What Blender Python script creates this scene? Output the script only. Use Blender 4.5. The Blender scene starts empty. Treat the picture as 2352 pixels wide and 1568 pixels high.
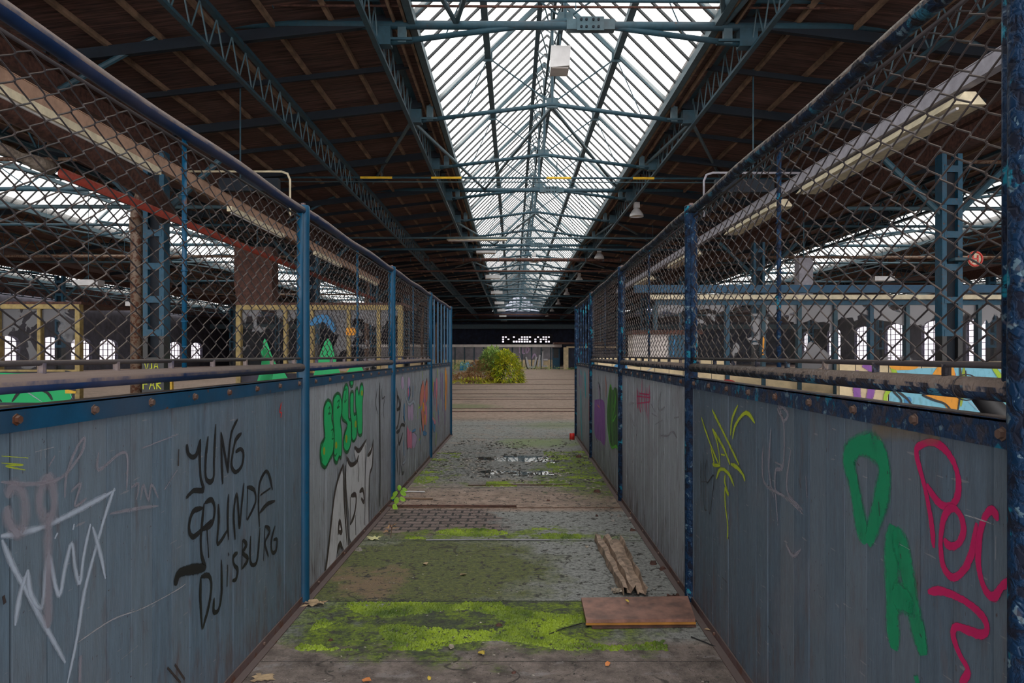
import bpy, math, random
from mathutils import Vector, Matrix
random.seed(7)
R = math.radians
sc = bpy.context.scene
C = sc.collection

# ------------------------------------------------------------------ camera, world, exposure
FP = 1650.0                                   # focal length in pixels of the 2352 wide frame
EYE = 1.5
cam_d = bpy.data.cameras.new('camera')
cam = bpy.data.objects.new('camera', cam_d); C.objects.link(cam)
cam.location = (0, 0, EYE); cam.rotation_euler = (R(90), 0, 0)
cam_d.sensor_width = 36; cam_d.lens = 36*FP/2352
cam_d.shift_x = -20/2352; cam_d.shift_y = 31/2352
cam_d.clip_start = 0.05; cam_d.clip_end = 400
sc.camera = cam
sc.view_settings.view_transform = 'Standard'; sc.view_settings.look = 'None'
sc.view_settings.gamma = 1; sc.view_settings.use_curve_mapping = False
sc.view_settings.exposure = 0.0
w = bpy.data.worlds.new('overcast_sky'); sc.world = w; w.use_nodes = True
bg = w.node_tree.nodes['Background']
bg.inputs[0].default_value = (1.0, 0.975, 0.96, 1); bg.inputs[1].default_value = 7.0
sc.cycles.use_denoising = True
sc.cycles.max_bounces = 7; sc.cycles.diffuse_bounces = 4; sc.cycles.transparent_max_bounces = 24
sc.cycles.sample_clamp_indirect = 6
sc.cycles.caustics_reflective = False; sc.cycles.caustics_refractive = False

PHI = 0.0109                                  # the hall is turned a little against the corridor
def H(u, v, z=0.0):
    return Vector((u*math.cos(PHI)-v*math.sin(PHI), u*math.sin(PHI)+v*math.cos(PHI), z))

# ------------------------------------------------------------------ helpers
class MB:
    def __init__(s): s.v = []; s.f = []; s.uv = {}
    def box(s, x0, x1, y0, y1, z0, z1):
        n = len(s.v)
        s.v += [(x0,y0,z0),(x1,y0,z0),(x1,y1,z0),(x0,y1,z0),(x0,y0,z1),(x1,y0,z1),(x1,y1,z1),(x0,y1,z1)]
        for q in ((0,3,2,1),(4,5,6,7),(0,1,5,4),(1,2,6,5),(2,3,7,6),(3,0,4,7)): s.f.append(tuple(n+i for i in q))
        return s
    def bar(s, a, b, w, h, up=(0,0,1)):
        a = Vector(a); b = Vector(b); d = (b-a)
        if d.length < 1e-6: return s
        d.normalize(); up = Vector(up)
        if abs(d.dot(up)) > .98: up = Vector((0,1,0)) if abs(d.y) < .9 else Vector((1,0,0))
        sd = d.cross(up).normalized(); u = sd.cross(d)
        n = len(s.v)
        for p in (a, b):
            for i, j in ((-1,-1),(1,-1),(1,1),(-1,1)): s.v.append(tuple(p+sd*(i*w/2)+u*(j*h/2)))
        for q in ((0,1,2,3),(7,6,5,4),(0,4,5,1),(1,5,6,2),(2,6,7,3),(3,7,4,0)): s.f.append(tuple(n+i for i in q))
        return s
    def tube(s, pts, r, n=8, cap=True):
        pts = [Vector(p) for p in pts]; k = len(pts)
        rr = r if isinstance(r, (list, tuple)) else [r]*k
        t0 = (pts[1]-pts[0]).normalized()
        ref = Vector((0,0,1)) if abs(t0.z) < .9 else Vector((1,0,0))
        b0 = len(s.v); nrm = (ref - t0*ref.dot(t0)).normalized()
        for i in range(k):
            t = (pts[min(i+1,k-1)]-pts[max(i-1,0)])
            t = t.normalized() if t.length > 1e-9 else t0
            nrm = (nrm - t*nrm.dot(t)); nrm = nrm.normalized() if nrm.length > 1e-6 else Vector((1,0,0))
            bn = t.cross(nrm)
            for j in range(n):
                a = 2*math.pi*j/n
                s.v.append(tuple(pts[i]+(nrm*math.cos(a)+bn*math.sin(a))*rr[i]))
        for i in range(k-1):
            for j in range(n):
                a = b0+i*n+j; b = b0+i*n+(j+1)%n
                s.f.append((a, b, b+n, a+n))
        if cap:
            s.f.append(tuple(b0+j for j in reversed(range(n)))); s.f.append(tuple(b0+(k-1)*n+j for j in range(n)))
        return s
    def lathe(s, c, prof, n=20):
        b0 = len(s.v); k = len(prof)
        for r, z in prof:
            for j in range(n):
                a = 2*math.pi*j/n; s.v.append((c[0]+r*math.cos(a), c[1]+r*math.sin(a), c[2]+z))
        for i in range(k-1):
            for j in range(n):
                a = b0+i*n+j; b = b0+i*n+(j+1)%n; s.f.append((a, b, b+n, a+n))
        return s
    def poly(s, pts):
        n = len(s.v); s.v += [tuple(p) for p in pts]; s.f.append(tuple(range(n, n+len(pts)))); return s
    def prism(s, pts, d):
        n = len(s.v); k = len(pts); d = Vector(d)
        s.v += [tuple(p) for p in pts] + [tuple(Vector(p)+d) for p in pts]
        s.f.append(tuple(range(n, n+k))); s.f.append(tuple(reversed(range(n+k, n+2*k))))
        for i in range(k):
            j = (i+1)%k; s.f.append((n+j, n+i, n+k+i, n+k+j))
        return s
    def hexbolt(s, c, ax, r, h):
        ax = Vector(ax); c = Vector(c)
        return s.tube([c, c+ax*h], r, 6)
    def build(s, name, mat, parent=None, smooth=False, loc=None):
        me = bpy.data.meshes.new(name); me.from_pydata(s.v, [], s.f); me.validate()
        if mat: me.materials.append(mat)
        if smooth: me.shade_smooth()
        if s.uv:
            at = me.attributes.new('across', 'FLOAT', 'POINT')
            for i in range(len(me.vertices)): at.data[i].value = s.uv.get(i, 0.0)
        me.update()
        o = bpy.data.objects.new(name, me); C.objects.link(o)
        if parent: o.parent = parent
        if loc is not None: o.location = loc
        return o
def tag(o, label=None, cat=None, group=None, kind=None):
    if label: o['label'] = label
    if cat: o['category'] = cat
    if group: o['group'] = group
    if kind: o['kind'] = kind
    return o
def thing(name, label, cat, loc=(0,0,0), rz=0.0, group=None, kind=None):
    o = bpy.data.objects.new(name, None); C.objects.link(o); o.empty_display_size = .1
    o.location = loc; o.rotation_euler = (0,0,rz); return tag(o, label, cat, group, kind)
def hthing(name, label, cat, u, v, z, group=None, kind=None):
    return thing(name, label, cat, H(u, v, z), PHI, group, kind)
def dup(root, loc=None, label=None, group=None):
    r = root.copy(); C.objects.link(r)
    if loc is not None: r.location = loc
    if label: r['label'] = label
    if group: r['group'] = group
    for ch in list(root.children):
        c = ch.copy(); C.objects.link(c); c.parent = r
        for g in list(ch.children):
            d = g.copy(); C.objects.link(d); d.parent = c
    return r
ORD = ['first','second','third','fourth','fifth','sixth','seventh','eighth','ninth','tenth','eleventh','twelfth','thirteenth',
 'fourteenth','fifteenth','sixteenth','seventeenth','eighteenth','nineteenth','twentieth','twenty-first','twenty-second','twenty-third','twenty-fourth','twenty-fifth','twenty-sixth','twenty-seventh','twenty-eighth','twenty-ninth','thirtieth']

# ------------------------------------------------------------------ materials
def srgb(r, g, b):
    f = lambda c: (c/255/12.92 if c/255 <= .04045 else ((c/255+.055)/1.055)**2.4)
    return (f(r), f(g), f(b), 1)
class NT:
    def __init__(s, name):
        s.m = bpy.data.materials.new(name); s.m.use_nodes = True; s.t = s.m.node_tree
        s.b = s.t.nodes['Principled BSDF']; s.geo = s.t.nodes.new('ShaderNodeNewGeometry'); s.tc = s.t.nodes.new('ShaderNodeTexCoord')
    def n(s, typ, **kw):
        o = s.t.nodes.new('ShaderNode'+typ)
        for k, v in kw.items(): setattr(o, k, v)
        return o
    def l(s, a, b): s.t.links.new(a, b)
    def put(s, sock, v):
        if isinstance(v, (int, float)): sock.default_value = v
        elif isinstance(v, (tuple, list)): sock.default_value = v
        else: s.l(v, sock)
    def pos(s, obj=False, scale=(1,1,1), rot=(0,0,0), loc=(0,0,0)):
        mp = s.n('Mapping'); mp.inputs['Scale'].default_value = scale; mp.inputs['Rotation'].default_value = rot; mp.inputs['Location'].default_value = loc
        s.l(s.tc.outputs['Object'] if obj else s.geo.outputs['Position'], mp.inputs[0]); return mp.outputs[0]
    def noise(s, vec, scale, detail=4, rough=.6, dist=0):
        o = s.n('TexNoise'); s.l(vec, o.inputs['Vector']); o.inputs['Scale'].default_value = scale
        o.inputs['Detail'].default_value = detail; o.inputs['Roughness'].default_value = rough; o.inputs['Distortion'].default_value = dist
        return o.outputs[0]
    def mr(s, v, a, b, c=0., d=1.):
        o = s.n('MapRange'); s.put(o.inputs[0], v)
        for i, x in enumerate((a, b, c, d)): o.inputs[1+i].default_value = x
        return o.outputs[0]
    def math(s, op, a, b=0.):
        o = s.n('Math', operation=op); s.put(o.inputs[0], a); s.put(o.inputs[1], b); return o.outputs[0]
    def mix(s, f, a, b):
        o = s.n('Mix', data_type='RGBA'); s.put(o.inputs[0], f); s.put(o.inputs[6], a); s.put(o.inputs[7], b); return o.outputs[2]
    def sep(s, v):
        o = s.n('SeparateXYZ'); s.l(v, o.inputs[0]); return o.outputs
    def bump(s, h, strength=.3, dist=.01):
        o = s.n('Bump'); s.put(o.inputs['Height'], h); o.inputs['Strength'].default_value = strength; o.inputs['Distance'].default_value = dist
        s.l(o.outputs[0], s.b.inputs['Normal'])
    def col(s, v): s.put(s.b.inputs['Base Color'], v)
    def rough(s, v): s.put(s.b.inputs['Roughness'], v)

def plain(name, c, rough=.7, metal=0., var=.25, sc_=6):
    t = NT(name); nz = t.noise(t.pos(), sc_); d = tuple(x*(1-var) for x in c[:3])+(1,)
    e = tuple(min(1, x*(1+var)) for x in c[:3])+(1,)
    t.col(t.mix(t.mr(nz, .35, .65), d, e)); t.rough(rough); t.b.inputs['Metallic'].default_value = metal
    return t.m
def painted(name, c, dust=(.16,.115,.10,1), rust=.0, dustamt=.8, rough=.5, sc_=9, spots=None, bump=.15, dlo=.45):
    """painted steel: noise wear, dust lying on upward faces, a few rust spots"""
    t = NT(name); p = t.pos(); nz = t.noise(p, sc_, 6, .65); big = t.noise(p, 1.7, 3)
    base = t.mix(t.mr(nz, .3, .7), tuple(x*.78 for x in c[:3])+(1,), tuple(min(1, x*1.25) for x in c[:3])+(1,))
    base = t.mix(t.mr(big, .45, .75, 0, .35), base, dust)
    if rust: base = t.mix(t.mr(t.noise(p, 14, 5), 1-rust-.04, 1-rust), base, (.09,.035,.02,1))
    if spots: base = t.mix(t.mr(t.noise(p, 26, 3, .5), .60, .62), base, spots)
    nn = t.sep(t.geo.outputs['True Normal'])[2]
    nn = t.math('ADD', nn, t.mr(nz, .3, .7, -.25, .25))
    base = t.mix(t.mr(nn, dlo, dlo+.3, 0, dustamt), base, dust)
    t.col(base); t.rough(t.mr(nn, .3, .8, rough, .9)); t.b.inputs['Specular IOR Level'].default_value = .3; t.bump(nz, bump, .01); return t.m
def flaky(name, base_c, under, fleck, amt=.5, dustamt=.8, dlo=.4):
    """old paint peeling in flakes"""
    t = NT(name); p = t.pos(); n1 = t.noise(p, 22, 5, .6, .4); n2 = t.noise(p, 9, 3, .5)
    v = t.n('TexVoronoi'); t.l(p, v.inputs['Vector']); v.inputs['Scale'].default_value = 55
    vr = t.n('TexVoronoi', feature='DISTANCE_TO_EDGE'); t.l(p, vr.inputs['Vector']); vr.inputs['Scale'].default_value = 38
    c = t.mix(t.mr(n1, .42, .5), under, base_c)
    c = t.mix(t.math('MULTIPLY', t.mr(n2, .60, .62), t.mr(n1, .45, .5)), c, fleck)
    c = t.mix(t.math('MULTIPLY', t.mr(n1, .60, .615), t.mr(v.outputs['Color'], .3, .6, 0, 1)), c, (.09,.15,.20,1))
    nn = t.math('ADD', t.sep(t.geo.outputs['True Normal'])[2], t.mr(n1, .3, .7, -.5, .5))
    c = t.mix(t.mr(nn, dlo, dlo+.25, 0, dustamt), c, (.13,.10,.085,1))
    t.col(c); t.rough(t.mr(n1, .4, .6, .75, .5)); t.b.inputs['Specular IOR Level'].default_value = .25
    hgt = t.math('ADD', t.mr(n1, .42, .52), t.mr(vr.outputs[0], 0, .15, 0, .5))
    t.bump(hgt, .6, .006); return t.m
def boards_mat(name, c, brown=.35):
    t = NT(name); p = t.pos(); y = t.sep(p)[1]; z = t.sep(p)[2]
    idx = t.math('FLOOR', t.math('DIVIDE', y, .1433))
    wn = t.n('TexWhiteNoise', noise_dimensions='1D'); t.l(idx, wn.inputs['W'])
    st = t.noise(t.pos(scale=(1, 14, 1.3)), 3.0, 6, .6); fine = t.noise(t.pos(scale=(1, 60, 6)), 4, 4)
    blot = t.noise(p, 2.2, 5, .6)
    a = t.mix(t.mr(st, .3, .7), tuple(x*.72 for x in c[:3])+(1,), tuple(x*1.2 for x in c[:3])+(1,))
    a = t.mix(t.mr(wn.outputs[0], 0, 1, 0, .28), a, (.15,.17,.19,1))
    a = t.mix(t.mr(blot, .5, .75, 0, brown), a, (.13,.11,.12,1))
    # browner and darker towards the ground, broken up by noise
    dm = t.math('ADD', t.mr(z, 0, .45, .25, 0), t.mr(t.noise(t.pos(scale=(1,9,2)), 2.5, 4), .35, .75, -.25, .3))
    a = t.mix(t.mr(dm, .05, .35, 0, .75), a, (.07,.05,.05,1))
    chips = t.noise(t.pos(scale=(1, 9, 2.5)), 9, 3, .5)
    a = t.mix(t.mr(chips, .735, .75), a, (.035,.022,.02,1))
    sp = t.noise(p, 70, 2); a = t.mix(t.mr(sp, .72, .74), a, (.04,.04,.05,1))
    sl = t.noise(t.pos(scale=(1, 3, 22), rot=(.35,0,0)), 3.1, 2, .4); a = t.mix(t.mr(sl, .72, .735, 0, .5), a, (.25,.23,.24,1))
    t.col(a); t.rough(t.mr(fine, .3, .7, .5, .8)); t.bump(t.math('ADD', fine, t.mr(chips, .7, .75, 0, -1)), .25, .006); return t.m
def paint_mat(name, c, alpha=.95, soft=.35, rough=.55, breakup=.3):
    """sprayed or brushed paint lying on the boards; thins out across the stroke"""
    t = NT(name); at = t.n('Attribute', attribute_name='across')
    e = t.math('ABSOLUTE', at.outputs['Fac']); nz = t.noise(t.pos(), 60, 3)
    ed = t.math('ADD', e, t.mr(nz, .3, .7, -.12, .12))
    al = t.mr(ed, 1-soft, 1.0, alpha, 0)
    al = t.math('MULTIPLY', al, t.mr(t.noise(t.pos(scale=(1,1,.4)), 16, 4), .25, .5, 1-breakup, 1))
    t.col(c); t.rough(rough); t.put(t.b.inputs['Alpha'], al); return t.m

MP = {}
MP['blue_post'] = painted('blue_post_paint', (.0015,.052,.115,1), dust=(.02,.055,.09,1), dustamt=.5, rough=.45, rust=.27, sc_=5)
MP['blue_rail'] = painted('blue_rail_paint', (.004,.022,.08,1), dust=(.16,.12,.105,1), dustamt=.95, rough=.55, dlo=-.2)
MP['flaky'] = flaky('peeling_blue_paint', (.0015,.020,.060,1), (.003,.006,.018,1), (.004,.15,.23,1))
MP['flaky_rail'] = flaky('peeling_rail_paint', (.006,.018,.045,1), (.014,.012,.016,1), (.02,.10,.16,1), dustamt=.95, dlo=-.1)
MP['cap_left'] = painted('blue_cap_paint', (.002,.048,.11,1), dust=(.10,.075,.065,1), dustamt=.95, rough=.45, rust=.3)
MP['cap_right'] = flaky('peeling_cap_paint', (.008,.025,.065,1), (.03,.03,.045,1), (.006,.11,.19,1))
MP['wire'] = painted('wire_paint', (.032,.028,.032,1), dust=(.15,.12,.105,1), dustamt=.6, rough=.55)
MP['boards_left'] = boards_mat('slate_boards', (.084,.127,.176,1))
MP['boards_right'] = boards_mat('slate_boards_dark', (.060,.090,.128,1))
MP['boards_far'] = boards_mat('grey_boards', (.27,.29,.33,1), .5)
MP['dark'] = plain('dark_gap', (.01,.01,.012,1), .9)
MP['rustbase'] = painted('rusty_angle', (.10,.065,.065,1), dust=(.13,.10,.095,1), rust=.4)
MP['bolt'] = painted('rusty_bolt', (.09,.055,.045,1), dust=(.16,.11,.09,1), rust=.4)
MP['steel'] = painted('teal_steel', (.022,.062,.088,1), dust=(.06,.05,.055,1), rough=.5, dustamt=.5, rust=.3)
MP['steel_lt'] = painted('pale_teal_steel', (.055,.10,.125,1), dust=(.09,.08,.085,1), rough=.5, dustamt=.4)
MP['steel_dk'] = painted('navy_steel', (.005,.010,.018,1), dust=(.015,.012,.014,1), rough=.7, dustamt=.5)
MP['bars'] = painted('glazing_bar_paint', (.06,.065,.07,1), dust=(.06,.05,.055,1), rough=.6)
MP['tan'] = plain('tan_batten', (.21,.135,.09,1), .85, var=.4, sc_=3)
MP['column'] = painted('blue_column', (.006,.06,.11,1), dust=(.07,.07,.08,1), rust=.33)
MP['brownpipe'] = painted('brown_pipe', (.16,.11,.08,1), dust=(.2,.16,.13,1), rust=.45)
MP['redpipe'] = painted('red_pipe', (.30,.045,.03,1), dust=(.30,.2,.17,1), rust=.3, dustamt=.5)
MP['lag'] = plain('pipe_lagging', (.30,.25,.21,1), .95, var=.4, sc_=18)
MP['white'] = plain('white_enamel', (.55,.54,.55,1), .45, var=.08)
MP['cream'] = plain('cream_metal', (.55,.48,.34,1), .6, var=.2)
MP['tray_l'] = plain('brown_tray', (.34,.205,.145,1), .75, var=.2)
MP['tray_r'] = plain('grey_tray', (.26,.25,.29,1), .7, var=.2)
MP['yellow'] = plain('yellow_paint', (.65,.40,.02,1), .5, var=.15)
MP['ochre'] = plain('ochre_frame', (.30,.22,.08,1), .6, var=.3)
MP['black'] = plain('black_paint', (.012,.012,.014,1), .5)
MP['rubber'] = plain('black_rubber', (.008,.008,.01,1), .6)
MP['concrete_wall'] = plain('grey_plaster', (.05,.048,.065,1), .9, var=.3, sc_=1.5)
MP['navy_wall'] = plain('navy_wall_cladding', (.022,.028,.055,1), .8, var=.4, sc_=1.5)
MP['beige'] = plain('beige_panel', (.60,.48,.30,1), .7, var=.2, sc_=3)
MP['fascia'] = plain('grey_fascia', (.55,.50,.48,1), .8, var=.15, sc_=2)
MP['rust'] = plain('rust_steel', (.075,.032,.024,1), .85, var=.5, sc_=12)
MP['winframe'] = plain('window_iron', (.04,.035,.045,1), .7)

def deck_mat():
    t = NT('timber_deck'); p = t.pos(rot=(0,0,-PHI)); y = t.sep(p)[1]
    idx = t.math('FLOOR', t.math('DIVIDE', y, .16)); wn = t.n('TexWhiteNoise', noise_dimensions='1D'); t.l(idx, wn.inputs['W'])
    g = t.noise(t.pos(scale=(.6, 9, 1)), 2.2, 6, .65); b = t.noise(p, .5, 4)
    a = t.mix(t.mr(g, .35, .68), (.018,.009,.009,1), (.19,.092,.075,1))
    a = t.mix(t.mr(wn.outputs[0], 0, 1, 0, .45), a, (.03,.016,.016,1))
    a = t.mix(t.mr(b, .5, .8, 0, .5), a, (.15,.09,.08,1))
    fr = t.math('FRACT', t.math('DIVIDE', y, .16)); a = t.mix(t.mr(fr, .0, .07, .9, 0), a, (.005,.003,.003,1))
    t.col(a); t.rough(.85); t.bump(g, .4, .02); return t.m
MP['deck'] = deck_mat()

def glass_mat(name, tr, tl, tint=(.93,1,.97,1), dirt=.5):
    m = bpy.data.materials.new(name); m.use_nodes = True; nt = m.node_tree; nt.nodes.clear()
    N = nt.nodes.new; L = nt.links.new
    out = N('ShaderNodeOutputMaterial'); a = N('ShaderNodeBsdfTransparent'); b = N('ShaderNodeBsdfTranslucent'); mx = N('ShaderNodeMixShader')
    geo = N('ShaderNodeNewGeometry'); nz = N('ShaderNodeTexNoise'); nz.inputs['Scale'].default_value = 7; nz.inputs['Detail'].default_value = 7
    n2 = N('ShaderNodeTexNoise'); n2.inputs['Scale'].default_value = .35; n2.inputs['Detail'].default_value = 3
    L(geo.outputs['Position'], nz.inputs['Vector']); L(geo.outputs['Position'], n2.inputs['Vector'])
    mr = N('ShaderNodeMapRange'); L(nz.outputs[0], mr.inputs[0]); mr.inputs[1].default_value = .55; mr.inputs[2].default_value = .75; mr.inputs[3].default_value = 1; mr.inputs[4].default_value = 1-dirt
    m2 = N('ShaderNodeMapRange'); L(n2.outputs[0], m2.inputs[0]); m2.inputs[1].default_value = .35; m2.inputs[2].default_value = .65; m2.inputs[3].default_value = .75; m2.inputs[4].default_value = 1
    mu = N('ShaderNodeMath'); mu.operation = 'MULTIPLY'; L(mr.outputs[0], mu.inputs[0]); L(m2.outputs[0], mu.inputs[1])
    vm = N('ShaderNodeVectorMath'); vm.operation = 'SCALE'; vm.inputs[0].default_value = tuple(x*tr for x in tint[:3]); L(mu.outputs[0], vm.inputs['Scale'])
    L(vm.outputs[0], a.inputs[0]); b.inputs[0].default_value = tuple(x*.8 for x in tint[:3])+(1,)
    mx.inputs[0].default_value = tl; L(a.outputs[0], mx.inputs[1]); L(b.outputs[0], mx.inputs[2]); L(mx.outputs[0], out.inputs[0])
    return m
MP['glass'] = glass_mat('dusty_skylight_glass', .42, .12, (.97,1,.98,1), .45)
MP['clear'] = glass_mat('gable_glass', .13, .0, (.8,.85,1,1), .3)
MP['arch'] = glass_mat('side_window_glass', .24, .0, (.95,.88,1,1), .2)
def pane_mat(name, c, al, zc=None):
    t = NT(name); nz = t.noise(t.pos(), .9, 3, .55, .8); t.col(c); t.rough(.35)
    if zc: nz = t.math('SUBTRACT', nz, t.mr(t.sep(t.pos())[2], zc-.8, zc+.5, -.10, .22))
    t.put(t.b.inputs['Alpha'], t.mr(nz, .46, .48, al, .04)); return t.m
MP['pane'] = pane_mat('broken_frosted_pane', (.10,.10,.115,1), .7, 2.9)
MP['pane_top'] = pane_mat('frosted_pane_broken_below', (.17,.165,.18,1), .88, 2.85)
MP['pane_whole'] = pane_mat('dusty_pane', (.10,.10,.12,1), .75)

def floor_mat():
    t = NT('worn_concrete_floor'); p = t.pos(); xyz = t.sep(p)
    d1 = t.noise(p, 2.3, 5, .65); d2 = t.noise(t.pos(loc=(9,5,0)), 2.3, 5, .65); fine = t.noise(p, 34, 5, .7); med = t.noise(p, 7, 6, .7)
    hi = t.noise(t.pos(scale=(1, 1, 1)), 90, 3, .6)
    wx = t.math('ADD', xyz[0], t.mr(d1, .2, .8, -.45, .45)); wy = t.math('ADD', xyz[1], t.mr(d2, .2, .8, -.45, .45))
    def em(cx, cy, rx, ry, soft=.35, raw=False):
        ax, ay = (xyz[0], xyz[1]) if raw else (wx, wy)
        a = t.math('DIVIDE', t.math('SUBTRACT', ax, cx), rx); b = t.math('DIVIDE', t.math('SUBTRACT', ay, cy), ry)
        r = t.math('SQRT', t.math('ADD', t.math('MULTIPLY', a, a), t.math('MULTIPLY', b, b)))
        return t.mr(r, 1-soft, 1+soft*.4, 1, 0)
    def band(y0, y1, e=.04):
        return t.math('MULTIPLY', t.mr(xyz[1], y0-e, y0+e), t.mr(xyz[1], y1-e, y1+e, 1, 0))
    tan = t.mix(t.mr(med, .3, .7), (.19,.125,.095,1), (.46,.33,.26,1))
    nearc = t.mix(t.mr(med, .35, .68), (.075,.055,.047,1), (.27,.215,.19,1))
    grey = t.mix(t.mr(fine, .36, .64), (.10,.105,.10,1), (.38,.38,.365,1))
    olive = t.mix(t.mr(fine, .35, .65), (.030,.046,.012,1), (.17,.18,.05,1))
    moss = t.mix(t.mr(fine, .36, .60), (.020,.040,.004,1), (.21,.29,.012,1))
    c = tan
    c = t.mix(t.mr(t.noise(p, .8, 4), .5, .7, 0, .5), c, (.12,.10,.07,1))
    wet = t.math('MULTIPLY', band(8.3, 16.5, .5), t.mr(d1, .3, .5, .4, 1))
    c = t.mix(wet, c, grey)
    c = t.mix(band(0, 3.75, .1), c, nearc)
    c = t.mix(t.math('MULTIPLY', t.mr(t.noise(t.pos(scale=(1,1.6,1)), 3.2, 5, .7), .55, .66), band(0, 3.7, .1)), c, (.27,.24,.235,1))
    c = t.mix(band(3.75, 6.9, .06), c, grey)
    c = t.mix(t.mr(fine, .58, .66, 0, .8), c, t.mix(.5, c, (.02,.02,.02,1)))
    # brick paving patch
    bt = t.n('TexBrick'); t.l(t.pos(), bt.inputs['Vector']); bt.inputs['Scale'].default_value = 1.0
    bt.inputs['Brick Width'].default_value = .16; bt.inputs['Row Height'].default_value = .11; bt.inputs['Mortar Size'].default_value = .012
    bt.inputs['Color1'].default_value = (.15,.105,.095,1); bt.inputs['Color2'].default_value = (.24,.175,.155,1); bt.inputs['Mortar'].default_value = (.02,.015,.015,1)
    bm = t.math('MULTIPLY', band(5.95, 7.0, .03), t.mr(wx, -.3, -.1, 1, 0))
    c = t.mix(bm, c, bt.outputs[0])
    # moss and algae patches
    m_ol = t.math('MULTIPLY', t.mr(xyz[1], 4.36, 4.40), em(-.75, 5.0, 1.05, 1.05, .25)); c = t.mix(t.math('MULTIPLY', m_ol, t.mr(med, .2, .4, .5, 1)), c, olive)
    c = t.mix(t.math('MULTIPLY', em(-.98, 4.82, .26, .26, .5), .8), c, (.22,.135,.085,1))
    def mossy(mask, lo=.40, hi_=.50): return t.math('MULTIPLY', mask, t.mr(med, lo, hi_))
    m1 = t.math('MULTIPLY', t.mr(xyz[1], 4.36, 4.40, 1, 0), t.math('MULTIPLY', em(-.30, 4.05, 1.10, .52, .3), t.mr(wy, 3.5, 3.7)))
    c = t.mix(m1, c, t.mix(t.mr(fine,.4,.6), (.018,.026,.012,1), (.06,.075,.04,1))); c = t.mix(t.math('MULTIPLY', mossy(m1, .40, .52), t.math('SUBTRACT', 1.0, t.math('MULTIPLY', em(-.42, 3.93, .45, .22, .5), .85))), c, moss)
    c = t.mix(t.math('MULTIPLY', t.mr(t.noise(p, 13, 5, .75), .56, .60), band(3.7,17,.3)), c, (.028,.026,.022,1))
    m2 = em(-.2, 6.02, 1.15, .20, .5); c = t.mix(mossy(m2, .42, .52), c, moss)
    m3 = em(.86, 9.3, .62, 1.9, .3); c = t.mix(t.math('MULTIPLY', m3, .6), c, (.05,.06,.04,1)); c = t.mix(mossy(m3, .44, .52), c, moss)
    m4 = em(-1.15, 9.2, .35, 1.4, .4); c = t.mix(mossy(m4, .50, .55), c, moss)
    m5 = em(.1, 8.35, 1.0, .16, .5); c = t.mix(mossy(m5, .42, .5), c, moss)
    m6 = em(.35, 12.3, .75, .7, .4); c = t.mix(t.math('MULTIPLY', m6, .6), c, (.16,.24,.04,1))
    m7 = em(1.0, 15.4, 1.1, .9, .4); c = t.mix(t.math('MULTIPLY', m7, .5), c, (.13,.18,.05,1))
    m8 = em(-1.9, 21.0, 1.3, 1.2, .4); c = t.mix(t.math('MULTIPLY', m8, .6), c, (.10,.16,.04,1))
    fl = t.math('MULTIPLY', em(-.9, 10.2, .9, 2.2, .5), t.mr(t.noise(t.pos(scale=(1,1.3,1)), 22, 3, .6), .5, .54)); c = t.mix(fl, c, (.035,.04,.035,1))
    fl2 = t.math('MULTIPLY', em(.75, 9.5, .9, 2.2, .5), t.mr(t.noise(t.pos(scale=(1,1.3,1), loc=(3,3,3)), 20, 3, .6), .53, .56)); c = t.mix(fl2, c, (.03,.035,.03,1))
    # slab joints
    for y0, wd, cc in ((4.38,.010,(.012,.02,.004,1)),(5.80,.012,(.015,.03,.006,1)),(7.06,.02,(.11,.04,.015,1)),(8.12,.012,(.02,.015,.012,1)),(9.05,.01,(.03,.03,.03,1)),(12.9,.02,(.03,.03,.03,1)),(15.2,.03,(.05,.04,.03,1)),(3.52,.004,(.02,.016,.014,1))):
        yy = t.math('ADD', xyz[1], t.mr(fine, .2, .8, -wd, wd))
        c = t.mix(t.math('MULTIPLY', t.mr(yy, y0-wd-.003, y0-wd+.003), t.mr(yy, y0+wd-.003, y0+wd+.003, 1, 0)), c, cc)
    cr = t.n('TexVoronoi', feature='DISTANCE_TO_EDGE'); cv = t.n('VectorMath', operation='ADD'); t.l(p, cv.inputs[0])
    cn = t.n('TexNoise'); t.l(p, cn.inputs['Vector']); cn.inputs['Scale'].default_value = 2.5; t.l(cn.outputs[1], cv.inputs[1]); t.l(cv.outputs[0], cr.inputs['Vector']); cr.inputs['Scale'].default_value = .75
    c = t.mix(t.math('MULTIPLY', t.mr(cr.outputs[0], .003, .010, .8, 0), t.mr(d2, .45, .55)), c, (.02,.015,.012,1))
    c = t.mix(t.mr(hi, .66, .70), c, (.35,.31,.28,1)); c = t.mix(t.mr(t.noise(t.pos(loc=(2,7,1)), 70, 3, .6), .64, .68), c, (.015,.013,.012,1))
    # puddles
    pu = t.math('MAXIMUM', em(.05, 10.4, .75, .36, .15), em(-.05, 9.15, .62, .22, .15))
    c = t.mix(pu, c, (.05,.052,.05,1))
    t.col(c)
    rg = t.mr(fine, .3, .7, .62, .92)
    rr = t.n('Mix', data_type='FLOAT'); t.put(rr.inputs[0], pu); t.put(rr.inputs[2], rg); rr.inputs[3].default_value = .02; t.rough(rr.outputs[0])
    hgt = t.math('ADD', t.math('MULTIPLY', fine, .6), med); hgt = t.math('ADD', hgt, t.math('MULTIPLY', hi, .25))
    hgt = t.math('MULTIPLY', hgt, t.mr(pu, 0, 1, 1, 0)); t.bump(hgt, .9, .03); return t.m
MP['floor'] = floor_mat()

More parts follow.
